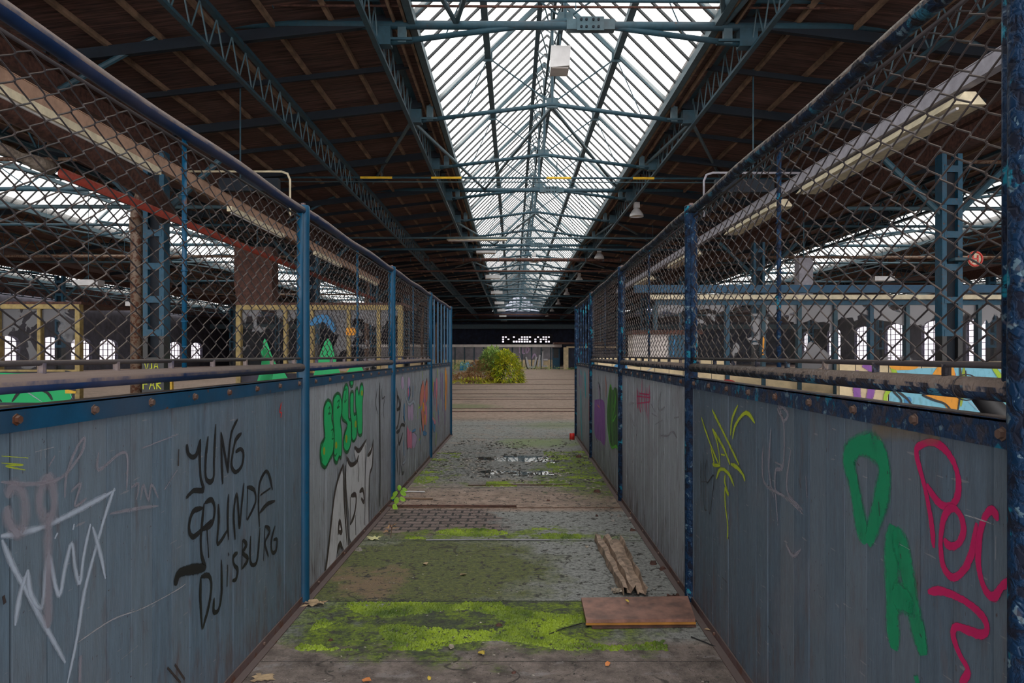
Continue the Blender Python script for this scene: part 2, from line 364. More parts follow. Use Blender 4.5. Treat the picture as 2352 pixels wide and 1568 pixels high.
# ------------------------------------------------------------------ the hall shell
UC = 0.875; AW = 17.0; VEND = 92.0; V0 = -16.0; VWALL = 112.0; ZE = EYE
fl = MB()
for i in range(1):
    a, b, c_, d = H(-42, V0), H(44, V0), H(44, VWALL), H(-42, VWALL)
    fl.poly([(a.x,a.y,0),(b.x,b.y,0),(c_.x,c_.y,0),(d.x,d.y,0)])
fo = fl.build('floor', MP['floor']); tag(fo, kind='structure')
# roof deck: one ceiling, boards between the skylights; rafters and battens are its parts
def zdeck(r): return ZE+5.78-.118*(abs(r)-2.55)
ceil = thing('ceiling', None, None, (0,0,0), PHI, kind='structure')
for k in range(-2, 3):
    c0 = UC+AW*k
    for s in (-1, 1):
        m = MB(); a = c0+s*2.6; b = c0+s*8.5
        m.prism([(a,V0,zdeck(2.6)),(a,VEND,zdeck(2.6)),(b,VEND,zdeck(8.5)),(b,V0,zdeck(8.5))], (0,0,.12)); m.build('deck_boards', MP['deck'], ceil)
m = MB(); m.box(-42,44,VEND+.02,VEND+.2,ZE+4.95,ZE+5.62); m.build('end_upstand', MP['navy_wall'], ceil)
m = MB(); m.prism([(-42,VEND,ZE+5.1),(-42,VWALL,ZE+5.1),(44,VWALL,ZE+5.1),(44,VEND,ZE+5.1)], (0,0,.12)); m.build('deck_boards', MP['deck'], ceil)
for k in (-1, 0, 1):
    c0 = UC+AW*k
    for s in (-1, 1):
        for j, rr in enumerate((3.9, 4.85, 5.75, 6.7, 7.6)):
            m = MB(); m.bar((c0+s*rr,V0,zdeck(rr)-.04), (c0+s*rr,VEND,zdeck(rr)-.04), .07, .08); m.build('batten', MP['tan'], ceil)
        raf = MB().bar((s*2.9,0,zdeck(2.9)-.16),(s*8.4,0,zdeck(8.4)-.16), .10, .18).build('rafter', MP['steel_dk'], ceil)
        raf2 = MB().bar((s*2.9,0,zdeck(2.9)-.12),(s*8.4,0,zdeck(8.4)-.12), .05, .10).build('rafter', MP['steel_dk'], ceil)
        raf.location = (c0, 4, 0); raf2.location = (c0, 6, 0)
        for q in range(1, 22):
            if k and q % 2: continue
            r = raf.copy(); C.objects.link(r); r.location = (c0, 4+4*q, 0)
            if k == 0:
                r = raf2.copy(); C.objects.link(r); r.location = (c0, 6+4*q, 0)
        # soffit boards and gutter edge below the skylight curb
        m = MB(); m.bar((c0+s*2.78,V0,ZE+5.62),(c0+s*2.78,VEND,ZE+5.62), .40, .05); m.build('soffit_board', MP['deck'], ceil)
        m = MB(); m.bar((c0+s*2.66,V0,ZE+5.56),(c0+s*2.66,VEND,ZE+5.56), .05, .10); m.bar((c0+s*2.85,V0,ZE+5.55),(c0+s*2.85,VEND,ZE+5.55), .04, .08); m.build('gutter_board', MP['tan'], ceil)
# walls
def slab(name, u0, u1, v0, v1, z0, z1, mat, kind='structure'):
    a, b, c_, d = H(u0,v0), H(u1,v0), H(u1,v1), H(u0,v1)
    m = MB(); m.prism([(a.x,a.y,z0),(d.x,d.y,z0),(c_.x,c_.y,z0),(b.x,b.y,z0)], (0,0,z1-z0)); o = m.build(name, mat); return tag(o, kind=kind)
# far end wall with a band of broken panes
we = hthing('wall_back', None, None, 0, VWALL, 0, kind='structure')
m = MB(); m.box(-42,44,0,.3,0,3.3); m.box(-42,44,0,.3,4.75,6.8); m.box(-42,-1.8,0,.3,3.3,4.75); m.box(6.2,44,0,.3,3.3,4.75)
m.build('wall_cladding', MP['navy_wall'], we)
m = MB(); x = -1.8
while x < 6.2:
    m.box(x,x+.13,.05,.2,3.3,4.75); x += .42
for z in (3.3,3.72,4.05,4.4): m.box(-1.8,6.2,.05,.2,z,z+.15)
m.box(-1.8,6.2,.05,.2,4.45,4.75)
for i in range(34):
    x = -1.8+.42*random.randrange(19); z = random.choice((3.4,3.75,4.1,4.45)); m.box(x,x+.42*random.choice((1,2)),.1,.16,z,z+.33)
m.build('window_grid', MP['winframe'], we); MB().poly([(-1.8,.22,3.3),(6.2,.22,3.3),(6.2,.22,4.75),(-1.8,.22,4.75)]).build('window_pane', MP['arch'], we)  # pane added across the openings to dim the sky behind them
# side walls, with a row of arched windows
def arch_wall(name, u, side, zb, zt, vs, wd):
    root = hthing(name, None, None, u, 0, 0, kind='structure')
    vs = sorted(vs); m = MB(); edges = [V0]
    for v in vs: edges += [v-wd/2, v+wd/2]
    edges.append(VWALL)
    for i in range(0, len(edges), 2): m.box(0, side*.35, edges[i], edges[i+1], 0, 6.9) if side > 0 else m.box(side*.35, 0, edges[i], edges[i+1], 0, 6.9)
    x0, x1 = (0, .35) if side > 0 else (-.35, 0)
    for v in vs:
        m.box(x0, x1, v-wd/2, v+wd/2, 0, zb)
        arc = [(x0, v-wd/2*math.cos(math.pi*q/10), zt-.55+.55*math.sin(math.pi*q/10)) for q in range(11)]
        m.prism(arc+[(x0, v+wd/2, 6.9), (x0, v-wd/2, 6.9)], (x1-x0, 0, 0))
    m.build('wall_masonry', MP['concrete_wall'], root)
    for i, v in enumerate(vs):
        g = MB(); xm = side*.15; g.poly([(xm,v-wd/2,zb),(xm,v+wd/2,zb),(xm,v+wd/2,zt),(xm,v-wd/2,zt)])
        wo = g.build('window_pane', MP['arch'], root)
        b = MB()
        for q in range(1, 4): b.box(xm-.03,xm+.03, v-wd/2+wd*q/4-.03, v-wd/2+wd*q/4+.03, zb, zt)
        z = zb+.55
        while z < zt-.2: b.box(xm-.03,xm+.03,v-wd/2,v+wd/2,z-.03,z+.03); z += .6
        b.build('window_bars', MP['winframe'], wo)
    return root
arch_wall('wall_right', 43.5, 1, .9, 5.05, [66.5-7.2*3.2,66.5-7.2*2.2,59.2,66.5,74.0,81.5,89.0,97.0,105.5], 4.1)
arch_wall('wall_left', -42, -1, .9, 3.15, [48,54,60,66,70.5,75.2,84,90,96], 3.4)
# skylights
def skylight(idx, k):
    c0 = UC+AW*k
    o = hthing('window_%d' % idx, None, None, c0, 0, ZE, kind='structure')
    return o
g0 = skylight(1, 0)
EH, EZ, RZ = 2.55, 5.62, 8.17
for s in (-1, 1):
    g = MB(); g.poly([(s*EH,V0,EZ),(s*EH,VEND,EZ),(0,VEND,RZ),(0,V0,RZ)]); g.build('roof_glass', MP['glass'], g0)
    b = MB(); v = V0
    n = 0
    while v < VEND:
        b.bar((s*EH,v,EZ-.03),(0,v,RZ-.03), .058, .038); v += 4/7
    for q in range(1, 3): pass
    b.build('glazing_bars', MP['bars'], g0)
    p = MB(); p.bar((s*1.43,V0,6.66),(s*1.43,VEND,6.66), .13, .14); p.build('purlin', MP['steel_lt'], g0)
    p = MB(); p.bar((s*EH,V0,EZ-.06),(s*EH,VEND,EZ-.06), .12, .16); p.build('eaves_rail', MP['steel_lt'], g0)
    p = MB(); p.bar((s*.27,V0,7.80),(s*.27,VEND,7.80), .11, .12); p.build('ridge_purlin', MP['steel_lt'], g0)
p = MB(); p.bar((0,V0,7.25),(0,VEND,7.25), .06, .06); v = V0
while v < VEND-1: 
    for s in (-1,1): p.bar((0,v,7.25),(s*.25,v+.7,7.75), .025,.025); p.bar((s*.25,v+.7,7.75),(0,v+1.4,7.25), .025,.025)
    v += 1.4
p.build('ridge_lattice', MP['steel_lt'], g0)
g = MB(); g.poly([(-EH,VEND,EZ),(EH,VEND,EZ),(0,VEND,RZ)]); ge = g.build('gable_glass', MP['clear'], g0)
b = MB()
for q in range(-5, 6): b.bar((q*.46,VEND-.05,EZ),(q*.46,VEND-.05,RZ-abs(q*.46)), .05,.05)
for z in (6.2,6.9): b.bar((-(RZ-z),VEND-.05,z),((RZ-z),VEND-.05,z), .05,.05)
b.build('gable_bars', MP['winframe'], ge)
for i, k in enumerate((-1, 1, -2, 2)): 
    r = dup(g0, H(UC+AW*k, 0, ZE)); r.name = 'window_%d' % (i+2)

# ------------------------------------------------------------------ roof steel
AISLE = {0: 'under the central skylight', -1: 'in the next aisle on the left', 1: 'in the next aisle on the right', -2: 'in the far aisle on the left', 2: 'in the far aisle on the right'}
def lattice(m, u, v0, v1, zb, zt, step=.62, r=.016, cw=.07):
    m.bar((u,v0,zb),(u,v1,zb), cw, cw*.9); m.bar((u,v0,zt),(u,v1,zt), cw*1.5, cw*1.1)
    n = int(round((v1-v0)/step)); 
    for i in range(n):
        a = v0+(v1-v0)*i/n; b = v0+(v1-v0)*(i+1)/n; c_ = (a+b)/2
        m.bar((u,a,zb),(u,c_,zt), r*2, r*1.6); m.bar((u,c_,zt),(u,b,zb), r*2, r*1.6)
SIDE = {-1: 'left', 1: 'right'}
for s in (-1, 1):
    root = hthing('lattice_girder', 'blue lattice girder edging the %s side of central skylight, first bay overhead' % SIDE[s], 'girder', UC+s*3.12, 4, ZE+5.1, 'lattice girders beside the central skylight')
    m = MB(); m.bar((0,-4,0),(0,8,0),.085,.05); m.build('bottom_chord', MP['steel'], root)
    m = MB(); m.bar((-s*.03,-4,.62),(-s*.03,8,.62),.12,.07); m.build('top_chord', MP['steel'], root)
    m = MB(); n = 20
    for i in range(n):
        a = -4+.6*i; m.tube([(0,a,0),(0,a+.3,.6)], .014, 5); m.tube([(0,a+.3,.6),(0,a+.6,0)], .014, 5)
    m.build('lattice_bars', MP['steel_lt'], root)
    for q in range(1, 8):
        dup(root, H(UC+s*3.12, 4+12*q, ZE+5.1), 'blue lattice girder edging %s side of central skylight, %s bay' % (SIDE[s], ORD[q]))
    root = hthing('lattice_girder', 'dark lattice girder under the timber roof deck on the %s, first bay overhead' % SIDE[s], 'girder', UC+s*5.43, 4, ZE+4.6, 'lattice girders below the roof deck')
    m = MB(); m.bar((0,-4,0),(0,8,0),.075,.05); m.build('bottom_chord', MP['steel'], root)
    m = MB(); m.bar((-s*.03,-4,.58),(-s*.03,8,.58),.10,.07); m.build('top_chord', MP['steel'], root)
    m = MB()
    for i in range(n):
        a = -4+.6*i; m.tube([(0,a,0),(0,a+.3,.56)], .014, 5); m.tube([(0,a+.3,.56),(0,a+.6,0)], .014, 5)
    m.build('lattice_bars', MP['steel_lt'], root)
    for q in range(1, 8):
        dup(root, H(UC+s*5.43, 4+12*q, ZE+4.6), 'dark lattice girder under the timber deck on the %s, %s bay' % (SIDE[s], ORD[q]))
for k in (-2, -1, 1, 2):
    for s in (-1, 1):
        for rr, zb in ((3.12, 5.1), (5.43, 4.6)):
            m = MB(); lattice(m, 0, -4, 88, 0, .6, 1.2, .02)
            o = m.build('lattice_girder', MP['steel'], None); o.location = H(UC+AW*k+s*rr, 0, ZE+zb); o.rotation_euler = (0,0,PHI)
            tag(o, 'long girder %s, %s on the %s' % (AISLE[k], 'inner' if rr < 4 else 'outer', SIDE[s]), 'girder')
# valley beams over the column lines
for k in (-2, -1, 0, 1):
    u = UC+AW*(k+.5); m = MB()
    m.box(-.16,.16,V0,VEND,0,.10); m.box(-.02,.02,V0,VEND,-.35,.02); m.box(-.14,.14,V0,VEND,-.40,-.34)
    o = m.build('valley_beam', MP['rust']); o.location = H(u, 0, ZE+4.72); o.rotation_euler = (0,0,PHI)
    tag(o, 'rust brown valley beam running over the %s column row' % {-2:'far left',-1:'near left',0:'near right',1:'far right'}[k], 'beam', kind='thing')
# skylight trusses each 4 m
def sky_truss(label, group, rods=True):
    root = hthing('skylight_truss', label, 'truss', UC, 4, ZE+5.2, group)
    m = MB(); m.tube([(-2.95,0,0),(0,0,.38),(2.95,0,0)], .05, 8); m.build('peaked_chord', MP['steel'], root, True)
    for s in (-1, 1):
        m = MB(); m.bar((s*2.72,0,.30),(0,0,2.88), .07, .10); m.build('rafter', MP['steel_lt'], root)
        m = MB(); m.tube([(0,0,.40),(s*1.43,0,1.42)], .017, 6); m.tube([(s*1.43,0,1.42),(s*2.0,0,.13)], .012, 5); m.build('tie_rod', MP['steel'], root)
        MB().box(s*1.43-.10,s*1.43+.10,-.015,.015,1.33,1.55).build('node_plate', MP['steel_lt'], root); MB().box(s*2.72-.07,s*2.72+.07,-.05,.05,0,.33).build('eaves_stub', MP['steel_lt'], root)
        m = MB(); m.box(*sorted((s*2.9,s*3.2)),-.10,.10,-.06,.24); m.box(*sorted((s*2.55,s*2.9)),-.09,.09,.02,.06); m.build('bearing_bracket', MP['steel'], root)
    m = MB(); m.tube([(0,0,.38),(0,0,2.5)], .035, 6); m.build('king_post', MP['steel'], root)
    m = MB(); m.box(-.13,.13,-.03,.03,.30,.52); m.build('apex_plate', MP['steel_lt'], root)
    return root
t0 = sky_truss('peaked skylight truss over the corridor, first from the camera', 'peaked skylight trusses')
for q in range(1, 22):
    dup(t0, H(UC, 4+4*q, ZE+5.2), 'peaked skylight truss in the central skylight, %s from the camera' % ORD[q])
t1 = None
for k in (-1, 1, -2, 2):
    for q in range(11):
        lab = 'peaked skylight truss %s, %s from the camera' % (AISLE[k], ORD[q])
        loc = H(UC+AW*k, 8+8*q, ZE+5.2)
        if t1 is None:
            t1 = hthing('skylight_truss', lab, 'truss', UC+AW*k, 8+8*q, ZE+5.2, 'skylight trusses in the side aisles')
            m = MB(); m.tube([(-2.95,0,0),(0,0,.38),(2.95,0,0)], .055, 6)
            for s in (-1,1): m.tube([(0,0,.40),(s*1.43,0,1.42)], .02, 5)
            m.build('peaked_chord', MP['steel'], t1)
            m = MB()
            for s in (-1,1): m.bar((s*2.72,0,.30),(0,0,2.88), .08, .10)
            m.build('rafter', MP['steel_lt'], t1)
        else: dup(t1, loc, lab)
# tie beams each 12 m with gusset plate, W bracing behind
def tie_beam(label):
    root = hthing('tie_beam', label, 'tie beam', UC, 12, ZE+5.50, 'tubular tie beams across the hall', 'thing')
    m = MB(); m.tube([(-8.4,0,0),(8.4,0,0)], .072, 12); m.build('tube', MP['steel'], root, True)
    gp = MB(); gp.box(.19,.64,-.10,-.08,-.115,.115); gp.box(.02,.82,-.08,.08,-.085,.085); g = gp.build('gusset_plate', MP['steel_lt'], root)
    for i in range(8):
        b = MB().tube([(0,0,0),(0,-.03,0)], .022, 6).build('bolt', MP['steel_dk'], g); b.location = (.26+(i%4)*.085+(.03 if i%4>1 else 0), -.10, -.06 if i < 4 else .06)
    for a, b in ((-5.67,-3.12),(-1.82,-3.12),(-1.82,0),(2.67,0),(2.67,3.12),(6.3,3.12)):
        m = MB(); m.tube([(a,0,.03),(b,-8,-.30 if b else 0.02)], .042, 8); m.build('brace', MP['steel_lt'], root)
    for s in (-1, 1):
        m = MB(); m.tube([(s*6.4,0,0),(s*8.4,0,-1.1)], .05, 8); m.build('haunch_strut', MP['steel'], root)
    return root
tb = tie_beam('tubular tie beam with bolted gusset plate, nearest, crossing the top of the picture')
for q in range(1, 9):
    v = 12+12*q
    dup(tb, H(UC, v, ZE+5.50), 'tubular tie beam crossing the central aisle, %s from the camera' % ORD[q])
tb2 = None
for k in (-1, 1, -2, 2):
    for q in range(8):
        lab = 'tubular tie beam %s, %s from the camera' % (AISLE[k], ORD[q]); loc = H(UC+AW*k, 12+12*q, ZE+5.50)
        if tb2 is None:
            tb2 = thing('tie_beam', lab, 'tie beam', loc, PHI, 'tie beams of the side aisles', 'thing')
            m = MB(); m.tube([(-8.4,0,0),(8.4,0,0)], .075, 8); m.build('tube', MP['steel'], tb2)
            m = MB()
            for a, b in ((-5.67,-3.12),(-1.82,-3.12),(-1.82,0),(2.67,0),(2.67,3.12),(6.3,3.12)): m.tube([(a,0,.03),(b,-8,-.3)], .045, 6)
            m.build('brace', MP['steel_lt'], tb2)
        else: dup(tb2, loc, lab)
# lower cross pipes and conduits strung below the ties
def cross_pipe(u0, u1, v, z, r, mat, label, bands=(), rings=0):
    root = hthing('cross_pipe', label, 'pipe', (u0+u1)/2, v, ZE+z, 'pipes strung across the hall')
    hw = (u1-u0)/2; m = MB(); m.tube([(-hw,0,0),(hw,0,0)], r, 8); m.build('pipe', mat, root, True)
    for a, b in bands:
        m = MB(); m.tube([(a-(u0+u1)/2,0,0),(b-(u0+u1)/2,0,0)], r*1.15, 8); m.build('yellow_band', MP['yellow'], root)['label'] = 'yellow marker band'
    if rings:
        m = MB(); n = int((u1-u0)/rings)
        for i in range(n): x = -hw+rings*(i+.5); m.tube([(x-.02,0,0),(x+.02,0,0)], r*1.18, 8)
        m.build('pipe_clips', MP['steel_lt'], root)
    for x in (-hw*.6, 0, hw*.6):
        m = MB(); m.tube([(x,0,0),(x,0,5.5-z)], .008, 5); m.build('hanger_rod', MP['steel'], root)
P = cross_pipe
P(-7,9.5,20.3,5.0,.03,MP['steel'],'thin conduit with yellow bands crossing the aisle ahead of the second tie beam',((-4.3,-3.4),(-2.3,-1.45),(.95,1.65),(3.4,4.0)))
P(-7,9.5,20.5,4.93,.018,MP['steel_lt'],'thin grey conduit just below the yellow banded conduit')
P(-7,9,11.4,5.63,.035,MP['steel'],'thin blue pipe above the nearest tie beam at top edge')
P(-7,9,11.45,5.55,.02,MP['rust'],'thin rust pipe just under the top edge blue pipe')
P(-8.4,9.3,37,4.9,.085,MP['rust'],'dark brown ringed pipe crossing the middle of the hall', (), .9)
P(-8.4,9.3,39,4.55,.05,MP['rust'],'reddish brown pipe below the ringed pipe')
P(-8.4,9.3,29.5,4.8,.04,MP['steel_lt'],'pale pipe carrying the long strip lamp')
P(-8.4,9.3,31.0,4.55,.05,MP['steel'],'blue pipe behind the long strip lamp')
P(-8.4,9.3,44,4.55,.05,MP['steel_lt'],'pale pipe low across the middle distance')
P(-8.4,9.3,55,4.5,.06,MP['steel'],'blue pipe across the far middle distance')
P(-8.4,9.3,66,4.35,.07,MP['steel_lt'],'grey pipe far down the hall, before the office')
P(-8.4,9.3,80,4.5,.08,MP['rust'],'brown pipe far down the hall over the office roof')
P(-8.4,9.3,88,4.3,.08,MP['steel'],'blue pipe far down the hall behind the office roof')
for k in (-1, 1):
    for q, (v, z) in enumerate(((17,4.6),(20.5,4.2),(25,4.5),(30,4.1),(35,4.5),(42,4.3),(50,4.2),(60,4.2),(72,4.0))):
        c0 = UC+AW*k
        P(c0-8.3,c0+8.3,v,z,.05+.01*(q%2),MP[('brownpipe','steel_lt','steel')[q%3]],'service pipe across the %s side aisle, %s from the camera' % (SIDE[k], ORD[q]))
# far box beam closing the lit part of the hall
m = MB(); m.box(-42.8,42.5,-.15,.15,-.3,.3); o = m.build('box_beam', MP['steel_lt']); o.location = H(UC,100,ZE+3.95); o.rotation_euler = (0,0,PHI)
tag(o, 'teal box beam spanning the far end of the hall below the roof', 'beam', kind='thing')

# ------------------------------------------------------------------ columns
def column(u, v, label, left):
    root = hthing('steel_column', label, 'column', u, v, 0, 'columns of the hall', 'thing')
    for s in (-1, 1):
        m = MB(); m.box(s*.17-.05,s*.17+.05,-.13,.13,1.9,ZE+4.3); m.build('channel', MP['column'], root)
        m = MB(); m.box(s*.17-.05,s*.17+.05,-.13,.13,0,1.9); m.build('channel_foot', MP['black'], root)
    MB().box(-.13,.13,-.02,.02,.1,ZE+4.2).build('web_plate', MP['steel_dk'], root)
    for i in range(8): MB().box(-.17,.17,-.14,-.12,.5+.7*i,.64+.7*i).build('batten_plate', MP['column'] if i > 1 else MP['black'], root)
    for s in (-1, 1):
        m = MB(); m.tube([(s*.15,0,ZE+3.0),(s*1.5,0,ZE+4.3)], .07, 8); m.build('knee_brace', MP['steel'], root)
    if left:
        m = MB(); m.tube([(-.42,0,0),(-.42,0,ZE+3.1),(-.30,0,ZE+3.45),(-.30,.0,ZE+4.2)], .12, 12); m.tube([(-.42,0,ZE+2.6),(-.42,0,ZE+2.9)], .14, 12); m.build('downpipe', MP['brownpipe'], root, True)
    return root
cl = column(UC-8.45, 15.35, 'blue steel column with brown downpipe behind left mesh fence, nearest', True)
for q in range(1, 6): dup(cl, H(UC-8.45, 15.35+12*q, 0), 'blue column with downpipe in the left column row, %s from the camera' % ORD[q])
cr = column(UC+8.5, 15.35, 'blue steel column behind right mesh fence, nearest, with round red sign', False)
for q in range(1, 6): dup(cr, H(UC+8.5, 15.35+12*q, 0), 'blue column in the right column row, %s from the camera' % ORD[q])
for k, nm in ((-1.5,'far left'), (1.5,'far right')):
    for q in range(6): dup(cr, H(UC+AW*k, 15.35+12*q, 0), 'blue column in the %s column row, %s from the camera' % (nm, ORD[q]))

# ------------------------------------------------------------------ stroke painting on a plane
def smooth_pts(pts, k=5):
    if len(pts) < 3: return [Vector(p) for p in pts]
    P_ = [Vector(p) for p in pts]; out = []
    for i in range(len(P_)-1):
        p0 = P_[max(i-1,0)]; p1 = P_[i]; p2 = P_[i+1]; p3 = P_[min(i+2,len(P_)-1)]
        for j in range(k):
            t = j/k; out.append(.5*((2*p1)+(p2-p0)*t+(2*p0-5*p1+4*p2-p3)*t*t+(3*p1-p0-3*p2+p3)*t*t*t))
    out.append(P_[-1]); return out
def ribbon(mb, pts2, wd, to3, closed=False, taper=True, straight=False):
    """pts2 in plane metres; to3 maps (a, b) to 3d"""
    if closed: pts2 = list(pts2)+[pts2[0]]
    P_ = [Vector(p) for p in pts2] if straight else smooth_pts(pts2)
    n = len(P_); b0 = len(mb.v); L = 0
    for i, p in enumerate(P_):
        t = (P_[min(i+1,n-1)]-P_[max(i-1,0)])
        t = t.normalized() if t.length > 1e-9 else Vector((1,0)); nn = Vector((-t.y, t.x))
        ww = wd*(.9+.1*math.sin(i*.5))*.5
        if taper and not closed:
            ww *= min(1, .45+.55*min(i, n-1-i)/2.5)
        for q, e in ((-1,-1),(0,0),(1,1)):
            mb.uv[len(mb.v)] = float(e); mb.v.append(to3(*(p+nn*ww*q)))
    for i in range(n-1):
        a = b0+3*i
        mb.f.append((a, a+1, a+4, a+3)); mb.f.append((a+1, a+2, a+5, a+4))
def blob(mb, pts2, to3, smooth=True):
    P_ = smooth_pts(list(pts2)+[pts2[0]], 4)[:-1] if smooth else [Vector(p) for p in pts2]
    c = sum(P_, Vector((0,0)))/len(P_); b0 = len(mb.v)
    from mathutils.geometry import tessellate_polygon
    tri = tessellate_polygon([[Vector((p.x,p.y,0)) for p in P_]])
    for p in P_: mb.uv[len(mb.v)] = 0.0; mb.v.append(to3(p.x, p.y))
    for t in tri: mb.f.append(tuple(b0+i for i in t))
def oval(cx, cy, rx, ry, n=14): return [(cx+rx*math.cos(2*math.pi*i/n), cy+ry*math.sin(2*math.pi*i/n)) for i in range(n)]
PC = {}
def pm(key, c, **kw):
    if key not in PC: PC[key] = paint_mat('spray_'+key, c, **kw)
    return PC[key]
pm('black', (.006,.006,.008,1), alpha=.97, soft=.3, breakup=.1)
pm('white', (.36,.42,.52,1), alpha=.85, soft=.75)
pm('scratch', (.33,.33,.36,1), alpha=.7, soft=.5, breakup=.6)
pm('faint', (.26,.24,.29,1), alpha=.6, soft=.7, breakup=.4)
pm('yellow', (.36,.44,.01,1), alpha=.85, soft=.5, breakup=.4)
pm('green', (.0,.22,.10,1), alpha=.82, soft=.35)
pm('leafgreen', (.0,.42,.13,1), alpha=.97, soft=.2, breakup=.05)
pm('deepgreen', (.0,.09,.02,1), alpha=.95, soft=.6)
pm('pink', (.42,.004,.09,1), alpha=.93, soft=.25, breakup=.1)
pm('red', (.5,.01,.01,1)); pm('brown', (.035,.022,.02,1), alpha=.95, soft=.4); pm('silver', (.56,.56,.60,1), alpha=.92, breakup=.35)
pm('blue', (.02,.19,.42,1)); pm('cyan', (.02,.36,.45,1)); pm('lilac', (.42,.30,.48,1)); pm('purple', (.22,.06,.33,1)); pm('rose', (.60,.16,.28,1))
pm('salmon', (.55,.16,.11,1)); pm('lime', (.32,.50,.01,1)); pm('orange', (.75,.30,.01,1)); pm('olive', (.28,.36,.01,1)); pm('darkleaf', (.005,.08,.006,1)); pm('brightleaf', (.06,.40,.005,1))
pm('sky', (.18,.48,.62,1)); pm('scorch', (.25,.18,.10,1), alpha=.45, soft=.9)
XL, XR = 1.32, 1.034
OFF = [0]
def wallmap(side):
    X = -XL if side < 0 else XR
    def px2(px, py):
        Y = abs(X)*FP/abs(px-1196.0); return (Y, EYE-(py-815)*Y/FP)
    return px2
def painter(side, root, region, scale):
    """strokes read off the photograph are laid on the plane of the boards, 1.5 mm proud"""
    px2 = wallmap(side)
    def P2(pts): return [px2(region[0]+a/scale, region[1]+b/scale) for a, b in pts]
    def mk(name, mat, strokes=(), fills=(), wd=.02, label=None, closed=False, straight=False):
        OFF[0] += 1; off = .0012+.00035*(OFF[0] % 9); X = (-XL+off) if side < 0 else (XR-off)
        sg = 1 if side < 0 else -1
        to3 = lambda a, b: (X+sg*2.2e-7*len(m.v)-root.location.x, a-root.location.y, b)
        m = MB()
        for f in fills: blob(m, P2(f), to3)
        for st in strokes: ribbon(m, P2(st), wd, to3, closed=closed, straight=straight)
        o = m.build(name, PC[mat], root)
        if label: o['label'] = label
        return o
    return mk

# ------------------------------------------------------------------ corridor fences
YP = {-1: [1.33, 4.36, 7.36, 10.44, 13.45], 1: [1.46, 4.36, 7.36, 10.44, 13.30]}
def chain_mesh(Y0, Y1, z0, z1, X, r=.0026):
    m = MB(); p = .058; hz = .0350; n = int((Y1-Y0)/p); p = (Y1-Y0)/n; rows = int((z1-z0)/hz); hz = (z1-z0)/rows
    for i in range(n):
        c0 = Y0+p*(i+.5); pts = []
        jit = random.uniform(-.002,.002)
        for j in range(rows+1):
            sgn = 1 if ((j+i) % 2 == 0) else -1; z = z0+hz*j; y = c0+sgn*p/2*1.02
            xo = .0034 if j % 2 == 0 else -.0034
            pts.append((X+xo*.8, y-sgn*.0045+jit, z-.0052)); pts.append((X, y+jit, z)); pts.append((X-xo*.8, y-sgn*.0045+jit, z+.0052))
        m.tube(pts, r, 5, cap=False)
    return m
